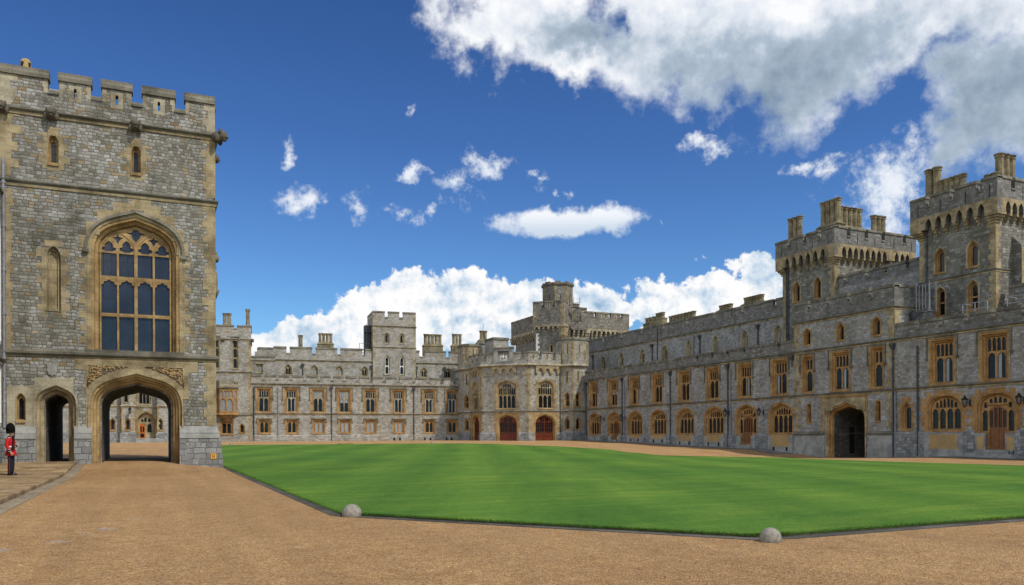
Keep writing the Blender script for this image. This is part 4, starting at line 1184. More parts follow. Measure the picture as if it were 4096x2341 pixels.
    f = sd[6][0]; mb = MB(); shield_mb(mb, f, 1.0, 14.6, 15.5, .6, -.02, .1); mb.build('shield', ['pale'], root)
    # embrasure notches of the right turret
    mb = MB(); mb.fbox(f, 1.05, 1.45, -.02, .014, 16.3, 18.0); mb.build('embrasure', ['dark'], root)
    # roof structures behind the parapet
    mb = MB(); mb.prism([(53.6,127.),(56.4,127.),(56.4,131),(53.6,131)], 13.3, 18.2); mb.build('roof_block', ['east_wall'], root)
    mb = MB(); mb.prism([(53.45,126.85),(56.55,126.85),(56.55,131.15),(53.45,131.15)], 18.2, 18.6, scale_top=.94); mb.build('roof_block_coping', ['coping'], root)
    body(root, octo(54.4,134,1.3), 13.3, 18.0, {}, 'east_wall', name='stair_turret')
    mb = MB(); mb.lathe(54.4, 134, [(1.42,18.),(1.42,18.15),(1.1,18.55),(.9,18.7)], 8, 0, math.pi/8); mb.build('turret_coping', ['coping'], root)
    chimney(root, 55.0, 135.2, 18.5, 20.7, 2, (1,0), .66, .38, .5)
    mb = MB(); mb.tube((55.,135.2,20.5), (55.,135.2,22.), .03, 5); mb.build('lightning_rod', ['iron'], root)
    downpipe(root, fB, lB-.25, 2.2, 12.4, False, .08); 
    return root

# ================================================================== KEEP TOWER BEHIND
def keep_tower():
    root = thing('keep_tower', 'massive battlemented tower with octagonal stair turret rising behind the entrance tower', 'tower', (90,166,1))
    main = [(80.,176.),(80.,157.),(99.1,157.),(99.1,176.)]
    body(root, main, 0, 25.4, {}, 'keep_wall')
    over = [(79.2,176.8),(79.2,156.2),(99.5,156.2),(99.5,176.8)]
    sd = sides_of(over, True)
    parapet(root, [(sd[0][0],0,20.6,merl(20.6,2.1,.55),25.4,28.0,29.0),(sd[1][0],8.4,20.3,[(8.4,11.1),(11.6,14.9),(15.45,18.0),(18.55,20.3)],25.6,28.2,29.35),(sd[2][0],.6,20.6,merl(20.6,2.6,.6),25.4,28.,29.),(sd[3][0],.6,19.7,merl(20.3,2.6,.6),25.4,28.,29.)], .6, 'keep_wall', .4, .1, .16, [(11.9,14.6),(15.6,17.8)])
    mb = MB(); mb.sweep(over, [(-.8,25.0),(.0,25.0),(.05,25.55),(-.8,25.55)], True); mb.build('ledge', ['pale'], root, smooth='recalc')
    mb = MB()
    for i, (f, l) in enumerate(sd):
        n = int(l/1.15)
        for k in range(n+1):
            u = .25+(l-.5)*k/n; w = .6 if k in (0, n) or (i == 1 and k == 8) else .2
            for (o, z0, z1) in ((0.,24.45,25.0),(-.25,23.95,24.45),(-.5,23.45,23.95)): mb.fbox(f, u-w, u+w, -.9, o, z0, z1)
    mb.build('corbel', ['pale'], root)
    # stepped parapet beside the corner turret
    f = Fr((83.2,156.25), (1,0))
    mb = MB(); mb.plate(f, [(0,25.0),(5.2,25.0),(5.2,30.0),(3.2,30.0),(3.2,30.8),(0,30.8)], [rect(3.55,3.75,26.9,28.6)], .15, -.6, 0, back=True)
    st = mb.build('stepped_parapet', ['keep_wall'], root)
    mb = MB(); fextr(mb, f, [(.25,29.75),(.25,29.9),(.1,30.1),(-.6,30.1),(-.7,29.75)], 3.2, 5.25); fextr(mb, f, [(.25,30.55),(.25,30.7),(.1,30.9),(-.6,30.9),(-.7,30.55)], 0, 3.25); mb.build('coping', ['coping'], st, smooth='recalc')
    # diagonal corner turret
    A, B = (76.,158.), (81.,153.); sq = [A, B, (86.,158.), (81.,163.)]
    q = .5; inner = [(76.7,158.),(81.,153.7),(85.3,158.),(81,162.3)]
    wl = Win('window', O_rect(.25,2.6), .2, [rect(-.2,.2,.05,2.5)], .3, ('ashlar','ashlar'), 'ashlar', 'dark')
    fi = sides_of(inner, True)[0][0]
    body(root, inner, 0, 25.7, {0: [wl.holes_at(3.55,18.6)]}, 'keep_wall', name='turret'); wl.place(root, fi, 3.55, 18.6)
    sq_s = sides_of(sq, True)
    l = 7.07
    parapet(root, [(sq_s[0][0],0,l,[(0,2.0),(2.7,4.55),(5.25,l)],25.6,29.4,30.9),(sq_s[1][0],.5,l,[(0,3.0),(3.7,l)],25.6,29.4,30.9),(sq_s[2][0],.5,l,[(0,3.),(3.7,l)],25.6,29.4,30.9),(sq_s[3][0],.5,l-.5,[(0,3.),(3.7,l)],25.6,29.4,30.9)], .5, 'keep_wall', .35, .1, .16, [(2.7,4.55)])
    mb = MB(); mb.sweep(sq, [(-.8,25.3),(.0,25.3),(.06,25.85),(-.8,25.85)], True); mb.build('ledge', ['pale'], root, smooth='recalc')
    mb = MB()
    for f, L in sq_s[:2]:
        for k in range(7):
            u = .3+(L-.6)*k/6
            for (o, z0, z1) in ((0.,24.8,25.3),(-.3,24.3,24.8)): mb.fbox(f, u-.2, u+.2, -.6, o, z0, z1)
    mb.build('corbel', ['pale'], root)
    mb = MB()
    for f, L in sq_s[:2]: quoins(mb, f, 0, 1, 25.9, 30.5, .75, .45, .5); quoins(mb, f, L, -1, 25.9, 30.5, .75, .45, .5)
    for f, L in sides_of(inner, True)[:2]: quoins(mb, f, 0, 1, 14., 24., .75, .45, .5, mi=1); quoins(mb, f, L, -1, 14., 24., .75, .45, .5)
    mb.build('quoin', ['ashlar','white_stone'], root)
    mb = MB(); mb.lathe(81.3, 153.9, [(.3,22.),(1.0,23.3),(1.15,24.8),(1.35,25.2)], 10); mb.build('bartizan', ['ashlar'], root)
    oc = octo(82.2,158.2,3.4,8,.12)
    body(root, oc, 25., 35.0, {}, 'keep_wall', name='stair_turret')
    mb = MB(); mb.sweep(oc, [(-.5,34.4),(.12,34.4),(.3,34.7),(.3,35.),(.1,35.1),(-.5,35.1)], True)
    for f, L in sides_of(oc, True):
        quoins(mb, f, 0, 1, 27., 34.3, .45, .3, .5, mi=1); quoins(mb, f, L, -1, 27., 34.3, .45, .3, .5, mi=1)
        mb.fbox(f, L*.05, L*.5, -.4, .12, 35.1, 35.35, 0)
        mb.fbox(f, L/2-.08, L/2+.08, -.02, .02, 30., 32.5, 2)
    mb.build('turret_crown', ['coping','chimney','dark'], root)
    mb = MB(); g = Fr((83.6,155.4), (1,0))
    for z in (26.6, 29.6):
        mb.fbox(g, .2, 1.9, .6, 1.5, z, z+.1); mb.tube(g.p(.3,.6,z-1.2), g.p(1.5,1.4,z), .06, 5)
        for u in (.25,1.8): mb.tube(g.p(u,1.45,z), g.p(u,1.45,z+2.2), .05, 5)
        mb.tube(g.p(.25,1.45,z+1.1), g.p(1.8,1.45,z+1.1), .04, 5)
    mb.tube(g.p(1.0,1.2,23.5), g.p(1.0,1.2,30.5), .05, 5); mb.tube(g.p(1.4,1.2,23.5), g.p(1.4,1.2,30.5), .05, 5)
    mb.build('iron_ladder', ['lead_pipe'], root)
    return root

# ================================================================== SOUTH RANGE (right), u = 117 - Y on the plane X = 66
FS = Fr((66.,117.), (0,-1))
FSU = Fr((71.5,117.), (0,-1))
SY = lambda y: 117.-y
def narrow(ns, w, a, b):
    e = [a] + sum([[n-w/2, n+w/2] for n in sorted(ns)], []) + [b]
    return [(e[i], e[i+1]) for i in range(0, len(e), 2)]
def panels(mb, us, z0, vents=True):
    for u in us:
        mb.fbox(FS, u-1.45, u+1.45, .1, .152, z0(u)+.55, 1.62, 0)
        if vents:
            for s in (-1.0,1.0):
                mb.fbox(FS, u+s*1.05-.16, u+s*1.05+.16, .1, .156, z0(u)+.05, z0(u)+.5, 1)
def zs_at(u): return ground_z(66., 117.-u)
def steps(root, us, n=3):
    mb = MB()
    for u, n in us:
        z = zs_at(u)
        top = 1.0 if n > 3 else z+.17*n
        h = .16
        for k in range(n): mb.fbox(FS, u-1.0-.28*(n-1-k)*.6, u+1.0+.28*(n-1-k)*.6, -.6, .25+.32*(n-1-k), z-.3, z+h*(k+1))
    return mb.build('door_step', ['render'], root)
def south_range():
    root = thing('south_range', 'long shaded rubble range on the right with a row of arched ground-floor windows', 'building', (68,92,.3))
    L = 47.6
    win = [SY(y) for y in (114.5,108.4,102.3,96.3,89.95,83.87,77.75,71.77)]
    arc = [SY(y) for y in (114.1,102.1,96.0,89.7,83.55,71.55)]; drs = [SY(y) for y in (108.05,77.5)]
    holes = [W_S.holes_at(u,6.42) for u in win] + [W_SA.holes_at(u,1.87) for u in arc] + [W_DOOR.holes_at(u,.58) for u in drs]
    holes = [[(u,z) for u,z in h] for h in holes]
    P = lambda u, o=0: FS.p(u,o,0)[:2]
    body(root, [P(0),P(L),P(L,-6),P(0,-6)], -1.5, 11.6, {0: holes}, 'south_wall')
    for i, u in enumerate(win): W_S.place(root, FS, u, 6.42)
    for u in arc: W_SA.place(root, FS, u, 1.87)
    for u in drs: W_DOOR.place(root, FS, u, .58)
    string(root, [P(-.2),P(L)], 5.84, .24, .15); string(root, [P(-.2),P(L)], 10.72, .26, .2)
    # plinth: broken at the doors, with stained panels and cellar vents below the windows
    mb = MB()
    cuts = [-.2] + sum([[d-1.75, d+1.75] for d in drs], []) + [L]
    for a, b in zip(cuts[::2], cuts[1::2]): mb.sweep([P(a),P(b)], plinth_prof(-.3,1.72,.14,.2,.15))
    for u in drs:
        for s in (-1,1): mb.fbox(FS, u+s*1.35-.4, u+s*1.35+.4, -.1, .1, -1.5, 1.55, 1)
    mb.build('plinth', ['base_wall','render'], root)
    mb = MB()
    for u in arc: mb.fbox(FS, u-1.95, u+1.95, .05, .148, -1., 1.52, 0)
    pm = mb.build('plinth_dressing', ['render'], root)
    mb = MB()
    panels(mb, [SY(y) for y in (102.1,96.0,89.7,83.55,71.55)], lambda u: zs_at(u)+.12)
    mb.build('stained_panel', ['rust','dark'], root)
    steps(root, [(drs[0],2),(drs[1],3)])
    pn = [SY(y) for y in (114.45,111.42,108.38,105.42,102.28,99.31,96.33,93.19,90.07,87.0,83.87,80.87,77.78,74.7,71.79)]
    parapet(root, [(FS,-.2,L,narrow(pn,.45,-.2,L),10.95,11.7,12.35)], .45, 'parapet_wall')
    # set-back upper storey
    uu = [SY(y) for y in (120.5,114.63,108.41,102.22,96.29,90.13,84.1,77.98)]
    U = lambda u, o=0: FSU.p(u,o,0)[:2]
    body(root, [U(-16),U(40),U(40,-12),U(-16,-12)], 8., 17.2, {0: [W_SU.holes_at(u+16,13.25) for u in uu]}, 'south_wall', name='upper_wall')
    for i, u in enumerate(uu): W_SU.place(root, FSU, u, 13.25, 'curtain' if i > 3 else None)
    string(root, [U(-16),U(40)], 16.32, .24, .18)
    un = [SY(y) for y in (120.5,114.5,108.5,102.5,96.5,90.4,84.5,78.6)]
    parapet(root, [(FSU,-16,40,narrow(un,.6,-16,40),16.5,17.9,18.75)], .5, 'parapet_wall')
    mb = MB()
    for u in (1.2,13.9,19.9,26.0,31.9,37.2): gx = FSU.p(u,.12,16.35); mb.blob(gx, (.2,.2,.2), 7, 5)
    for u in (6.,12.,18.2,24.2,30.3,36.4,43.): gx = FS.p(u,.14,10.75); mb.blob(gx, (.16,.16,.18), 7, 5)
    mb.build('carved_boss', ['string'], root, smooth=True)
    for u, mm in ((.35,'lead_pipe'),(11.45,'lead_pipe'),(12.05,'grey_pipe'),(24.0,'lead_pipe'),(36.25,'lead_pipe'),(36.75,'grey_pipe')): downpipe(root, FS, u, zs_at(u), 9.9, mm == 'lead_pipe', .075, mm)
    downpipe(root, FS, 47.35, 9.3, 10.0, True, .06)
    for y in (124.,105.5,93.55,81.5): downpipe(root, FSU, SY(y), 12.4, 15.3, True, .085)
    downpipe(root, FSU, SY(104.1), 12.4, 18.4, False, .06); downpipe(root, FSU, SY(94.9), 12.4, 16., False, .04)
    def ch(x, y0, y1, zb, zt, n, rows=1): chimney(root, x, (y0+y1)/2, zb, zt, n, (0,1), (abs(y1-y0)-.9)/max(n-1,1), .36, .55, rows=rows)
    ch(77,115.6,112.6,20.0,21.5,3); ch(77,112.5,110.2,20.4,21.9,3); ch(77,108.8,101.9,19.2,20.9,8); ch(76.5,95.5,92.6,19.3,20.6,4); ch(76.5,90.1,86.1,19.4,20.9,6)
    mb = MB(); mb.prism([(75.5,101),(79,101),(79,118),(75.5,118)], 17., 19.6); mb.prism([(75.5,85.5),(78,85.5),(78,96),(75.5,96)], 17., 19.2); mb.build('roof_ridge_wall', ['south_wall'], root)
    return root

def gatehouse():
    root = thing('gatehouse', 'gatehouse with a dark pointed archway, flush with the shaded range on the right', 'building', (67,62.7,-.8))
    F = FS.shift(SY(69.4), .0); L = 13.4; u_ = lambda y: 69.4-y
    F = Fr((65.97,69.4), (0,-1))
    ao = lambda o: arch(0, 2.04+o, -.6, 4.25, 5.38+o*1.1, .42, .78, 9)
    pas = [(u_(62.05)+u, z-.88) for u, z in ao(0)]; pash = [(u_(62.05)+u, z-.88) for u, z in ao(.52)]
    W1 = W_S; o2 = O_rect(.48, 3.6)
    wn = Win('window', o2, .5, [cusped(0,.38,.04,2.2), cusped(-.24,.16,2.4,3.5), cusped(.24,.16,2.4,3.5)], .42, ('ashlar','ochre'), 'ochre', 'glass', 2.2, 'coping', .04)
    sl = Win('window', O_rect(.16,1.85), .2, [rect(-.14,.14,.03,1.8)], .35, ('ochre','ochre'), 'ochre', 'dark', None, 'coping', .02)
    lo = Win('window', O_rect(.09,1.2), .02, [], .35, ('render','render'), 'render', 'dark', None, 'coping', .004, sill=False, trac=False)
    lan = Win('window', O_lancet(.3,1.55,1.15), .3, [cusped(0,.24,.04,1.4)], .42, ('ashlar','ochre'), 'ochre', 'glass', None, 'coping', .03)
    hs = [wn.holes_at(u_(67.4),6.42), W_S.holes_at(u_(62.8),6.42), wn.holes_at(u_(58.15),6.42), sl.holes_at(u_(67.2),2.98), sl.holes_at(u_(58.0),3.0), pash]
    hs += [lan.holes_at(u_(y),11.6) for y in (67.4,62.75,58.15)] + [lo.holes_at(u_(67.08),.2), lo.holes_at(u_(57.95),.3)]
    P = lambda u, o=0: F.p(u,o,0)[:2]
    path = [P(0),P(L),P(L,-9),P(0,-9)]
    body(root, path, -2., 14.2, {0: hs}, 'south_wall')
    wn.place(root, F, u_(67.4), 6.42); W_S.place(root, F, u_(62.8), 6.42); wn.place(root, F, u_(58.15), 6.42)
    for y in (67.2,58.0): sl.place(root, F, u_(y), 2.98)
    for y in (67.08,57.95): lo.place(root, F, u_(y), .2)
    for y in (67.4,62.75,58.15): lan.place(root, F, u_(y), 11.6)
    # archway: moulded orders, panelled spandrel, vaulted passage with rubble walls
    G = F.shift(u_(62.05), 0); rg = lambda o: [(u, z-.88) for u, z in ao(o)]
    mb = MB(); mb.loft(G, [(rg(.62),.02),(rg(.62),.10),(rg(.5),.10),(rg(.44),0),(rg(.3),-.08),(rg(.26),-.25),(rg(.1),-.32),(rg(.06),-.5),(rg(0),-.6)], [0,0,0,1,1,1,1,1])
    f0 = [(-3.4,1.75),(-2.72,1.75),(2.72,1.75),(2.78,1.75),(2.78,5.7),(-3.4,5.7)]
    mb.plate(G, f0, [[(u,max(z,1.76)) for u,z in rg(.55)]], .014, -.05, 2)
    for a, b in (((-3.3,2.),(-3.3,5.62)),((-3.3,5.62),(2.7,5.62)),((2.7,5.62),(2.7,2.))): mb.tube(G.p(a[0],.03,a[1]), G.p(b[0],.03,b[1]), .09, 6, mi=1)
    for c, w in ((-2.3,1.2),(2.0,1.1)): mb.plate(G, rect(c-w/2,c+w/2,4.2,5.35) if c < 0 else rect(c-w/2,c+w/2,4.2,5.35), [], .05, 0, 2)
    mb.plate(G, rect(-1.1,1.3,5.0,5.42), [], .06, 0, 2)
    foliage_carving(mb, G, [(-2.9,4.1),(-2.5,3.4),(-2.0,4.3)], 16, .05, .12, 2); foliage_carving(mb, G, [(2.1,4.1),(2.45,3.4),(2.55,4.2)], 12, .05, .1, 2)
    mb.build('gate_arch', ['pale','ochre','ashlar'], root)
    mb = MB()
    k = len(pas)
    for i in range(1, k):
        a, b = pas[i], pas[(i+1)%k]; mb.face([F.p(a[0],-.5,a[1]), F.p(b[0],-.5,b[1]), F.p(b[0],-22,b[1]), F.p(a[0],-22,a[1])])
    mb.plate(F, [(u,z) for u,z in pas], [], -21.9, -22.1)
    mb.fbox(F, u_(64.2), u_(59.9), -22, .0, -1.6, -.95, 0)
    for u, o in ((.06,-3.),(.06,-6.),(.06,-9)):
        mb.fbox(F, u_(64.1)-.02, u_(64.1)+.05, o-.35, o+.35, -.4, 2.4, 1)
    mb.build('passage', ['passage_shade','dark'], root)
    string(root, [P(0),P(L),P(L,-6)], 5.86, .24, .15); string(root, [P(0),P(L),P(L,-5)], 10.76, .26, .2); string(root, [P(0,-6),P(0),P(L),P(L,-6)], 13.98, .26, .2)
    # ledge over the battered base
    mb = MB()
    for a, b in ((0,u_(64.95)),(u_(59.15),L)): mb.sweep([P(a),P(b)], [(-.1,1.62),(.18,1.62),(.22,1.72),(0,1.98),(-.1,1.98)]); mb.sweep([P(a),P(b)], [(-.1,-2.),(.12,-2.),(.02,1.61),(-.1,1.61)], mi=1)
    mb.build('plinth', ['string','render'], root)
    mb = MB()
    for z0, z1 in ((2.0,5.8),(6.1,10.6),(11.05,13.9)): quoins(mb, F, .03, 1, z0, z1, .95, .6, .45); quoins(mb, F, L-.02, -1, z0, z1, .95, .6, .45)
    for y in (67.4,62.75,58.15): toothed(mb, F, u_(y)-.55, u_(y)+.55, 11.4, 13.2, .26)
    quoins(mb, Fr((65.97,56.), (1,0)), 0, 1, 11.05, 13.9, .8, .5, .45)
    mb.build('quoin', ['ashlar'], root)
    n = [u_(y) for y in (67.05,64.35,61.55,58.81)]
    f2 = Fr((65.97,56.), (1,0)); f0_ = Fr((72,69.4), (-1,0))
    parapet(root, [(F,0,L,narrow(n,.5,0,L),14.15,15.4,16.35),(f2,.5,7,narrow([2.4,5.2],.5,.5,7),14.15,15.4,16.35),(f0_,0,5.5,[(0,5.5)],14.15,15.4,16.35)], .5, 'parapet_wall')
    downpipe(root, F, L-.12, -.7, 9.9, True, .075); downpipe(root, F, L+.12, -.7, 5.8, False, .06, 'grey_pipe')
    mb = MB(); f2 = Fr((66.5,55.95), (1,0)); x = f2
    lo_ = [(1.2,.02),(1.9,.02),(1.9,.5),(1.2,.5)]
    mb.lathe(68.1, 55.6, [(.08,11.2),(.1,12.6),(.3,13.1),(.34,13.6),(.2,13.65)], 8); mb.build('rainwater_head', ['lead_pipe'], root)
    # crenellated curtain between the two big towers
    FW = Fr((72.,70.), (0,-1))
    body(root, [(72.,69.2),(72.,57.),(78,57.),(78,69.2)], 10., 18.6, {}, 'south_wall', name='curtain_wall')
    parapet(root, [(FW,.9,12.6,narrow([2.3,5.35,7.8,10.5],.5,.9,12.6),18.4,19.0,19.85)], .5, 'parapet_wall')
    # steel access stair in the angle
    mb = MB()
    gx = 68.6
    for y in (55.7,54.2):
        for x_ in (gx, gx+.9): mb.tube((x_,y,12.3 if y > 55 else 13.6), (x_,y,16.4), .05, 6)
    for z in (13.8,15.2,16.2): 
        mb.tube((gx,55.7,z), (gx,54.2,z), .04, 6); mb.tube((gx+.9,55.7,z), (gx+.9,54.2,z), .04, 6)
    mb.box(gx, gx+.9, 54.2, 55.7, 13.55, 13.62)
    mb.tube((gx,55.6,12.4), (gx,54.3,13.8), .04, 6)
    for i in range(4): mb.tube((gx,54.3+.35*i,13.8), (gx,54.3+.35*i,16.2), .025, 5)
    mb.build('access_stair', ['steel'], root)
    return root

def big_tower(y0, y1, label, chim, cg_order):
    """square machicolated tower on the range: near corner (71.5, y1); north face y0..y1, west face along +X"""
    root = thing('machicolated_tower', label, 'tower', (77.5,(y0+y1)/2,10), 'machicolated towers over the shaded range')
    X = 71.5; D = 12.6; l = y0-y1
    path = [(X,y0),(X,y1),(X+D,y1),(X+D,y0)]
    sd = sides_of(path, True)
    two = cg_order == 1
    lan = W_TALL3
    if two: us = [(l-(55.33-y1),17.75),(l-(51.83-y1),17.7)]; us2 = [(us[0][0],13.45),(us[1][0],13.5)]
    else: us = [(l-(74.75-y1),17.85),(l-(71.4-y1),17.75)]; us2 = []
    h = [W_TALL3.holes_at(u,z) for u, z in us] + [W_TALL4.holes_at(u,z) for u, z in us2]
    body(root, path, 8., 24.2, {0: h}, 'keep_wall')
    for u, z in us: W_TALL3.place(root, sd[0][0], u, z)
    for u, z in us2: W_TALL4.place(root, sd[0][0], u, z)
    e = .6
    ov = [(X-e,y0+e),(X-e,y1-e),(X+D,y1-e),(X+D,y0+e)]
    so = sides_of(ov, True)
    zb, zn, zt = 22.15, 24.45, 25.5
    mb = MB(); cb = MB(); kb = MB()
    L0 = so[0][1]; L1 = so[1][1]
    m0 = narrow([2.4,4.9,7.3] if not two else [2.1,4.75,7.5], .55, 0, L0); m1 = narrow([2.2,5.0,7.7,11.2], .55, 0, L1)
    spec = [(so[0][0],L0,m0,[2.0+1.14*i for i in range(6)] if not two else [2.1+1.12*i for i in range(6)],0.),
            (so[1][0],L1,m1,[1.5+.92*i for i in range(8)]+[9.9,10.85,11.7],0.5)]
    for f, Ls, ms, cs, st in spec:
        w = .33
        outer = [(st,zb)]
        for c in cs: outer += [(c-w,zb),(c-w,zb+.45),(c-w*.75,zb+.72),(c-w*.35,zb+.92),(c,zb+1.02),(c+w*.35,zb+.92),(c+w*.75,zb+.72),(c+w,zb+.45),(c+w,zb)]
        outer += [(Ls,zb)]
        top = []
        ms = [(max(a,st),b) for a, b in ms]
        for a, b in reversed(ms): top += [(b,zn-.08),(b,zt-.16),(a,zt-.16),(a,zn-.08)]
        top = top[1:-1]
        holes = []
        mid = [(a+b)/2 for a, b in zip([p[1] for p in ms[:-1]], [p[0] for p in ms[1:]])]
        for (a, b) in ms:
            if b-a > 1.5: c = (a+b)/2; holes.append(rect(c-.06,c+.06,23.6,24.75))
        mb.plate(f, outer+top, holes, 0, -.5, 0, back=True)
        # ashlar band over the arches
        band = [(st,zb+.001)] + outer[1:-1] + [(Ls,zb+.001),(Ls,23.45),(st,23.45)]
        mb.plate(f, band, [], .013, -.02, 1)
        for a, b in ms: fextr(cb, f, [(.1,zt-.3),(.1,zt-.18),(.02,zt),(-.52,zt),(-.6,zt-.18),(-.6,zt-.3),(-.45,zt-.29),(-.02,zt-.29)], a-.05 if a > st else (st+.11 if st else a), min(b+.05, Ls))
        for i in range(len(ms)-1): fextr(cb, f, [(.08,zn-.2),(.08,zn-.1),(0,zn+.02),(-.5,zn+.02),(-.5,zn-.2)], ms[i][1]+.004, ms[i+1][0]-.004)
        eds = sum([[c-w,c+w] for c in cs], [])
        for i in range(1, len(eds)-1, 2):
            m = (eds[i]+eds[i+1])/2
            if eds[i+1]-eds[i] < .9:
                kb.fbox(f, m-.13, m+.13, -.65, -.004, zb-.28, zb-.004); kb.fbox(f, m-.11, m+.11, -.65, -.22, zb-.55, zb-.28); kb.fbox(f, m-.09, m+.09, -.65, -.42, zb-.8, zb-.55)
    for i in (2,3):
        f, Ls = so[i]
        mb.plate(f, [(.5,zb),(Ls-.5*(i==3),zb),(Ls-.5*(i==3),zt-.2),(.5,zt-.2)], [], 0, -.5, 0, back=True)
    # solid corner brackets
    for (cx, cy, sx, sy) in ((X-e,y0+e,1,-1),(X-e,y1-e,1,1)):
        for k, (i0, z0, z1) in enumerate(((.0,zb-.22,zb),(.18,zb-.44,zb-.22),(.36,zb-.66,zb-.44),(.48,zb-.9,zb-.66))):
            a = 1.25
            xs = sorted((cx+sx*i0, cx+sx*a)); ys = sorted((cy+sy*i0, cy+sy*a)); kb.box(xs[0],xs[1],ys[0],ys[1],z0,z1-.003)
    pp = mb.build('parapet', ['parapet_wall','ashlar'], root)
    cb.build('coping', ['coping'], pp, smooth='recalc')
    kb.build('corbel', ['ashlar'], root)
    mb = MB()
    f, f1 = sd[0][0], sd[1][0]
    quoins(mb, f, 0, 1, 10.5, 21.6, .8, .5, .5); quoins(mb, f, l, -1, 10.5, 21.5, .75, .5, .5); quoins(mb, f1, 0, 1, 10.5, 21.5, .75, .5, .5)
    for u, z in us: toothed(mb, f, u-.52, u+.52, z-.15, z+2.0, .22)
    mb.build('quoin', ['ashlar'], root)
    if two:
        string(root, [(X,y0),(X,y1),(X+D,y1)], 16.85, .24, .14)
        # shallow buttress with a weathered offset on the west face
        mb = MB(); mb.fbox(f1, 2.3, 7.2, -.1, .9, 8., 19.2); mb.add([f1.p(2.3,.9,19.2),f1.p(7.2,.9,19.2),f1.p(7.2,0,20.2),f1.p(2.3,0,20.2)], [(0,1,2,3)]); mb.add([f1.p(2.3,.9,19.2),f1.p(2.3,0,20.2),f1.p(2.3,0,19.2)], [(0,1,2)])
        mb.build('buttress', ['keep_wall'], root)
        mb = MB(); quoins(mb, f1.shift(2.3,.9), 0, 1, 10., 19., .6, .4, .45); mb.build('quoin', ['ashlar'], root)
        downpipe(root, f, .9, 13., 22.6, False, .07)
    else:
        downpipe(root, f, .75, 12., 22.6, False, .07); downpipe(root, f, 1.05, 12., 22.6, False, .07)
    for x, y, zb_, zt_, n, d, sp, r in chim: chimney(root, x, y, zb_, zt_, n, d, sp, r, .7)
    return root
W_TALL3 = Win('window', O_lancet(.34, 2.15, 1.55), .34, [cusped(0,.28,.05,1.95)], .42, ('pale','ochre'), 'ochre', 'glass', None, 'coping', .03)
W_TALL4 = Win('window', O_lancet(.34, 2.6, 2.0), .34, [rect(-.28,.28,.05,1.15), cusped(0,.28,1.3,2.4)], .42, ('pale','ochre'), 'ochre', 'glass', None, 'coping', .03)

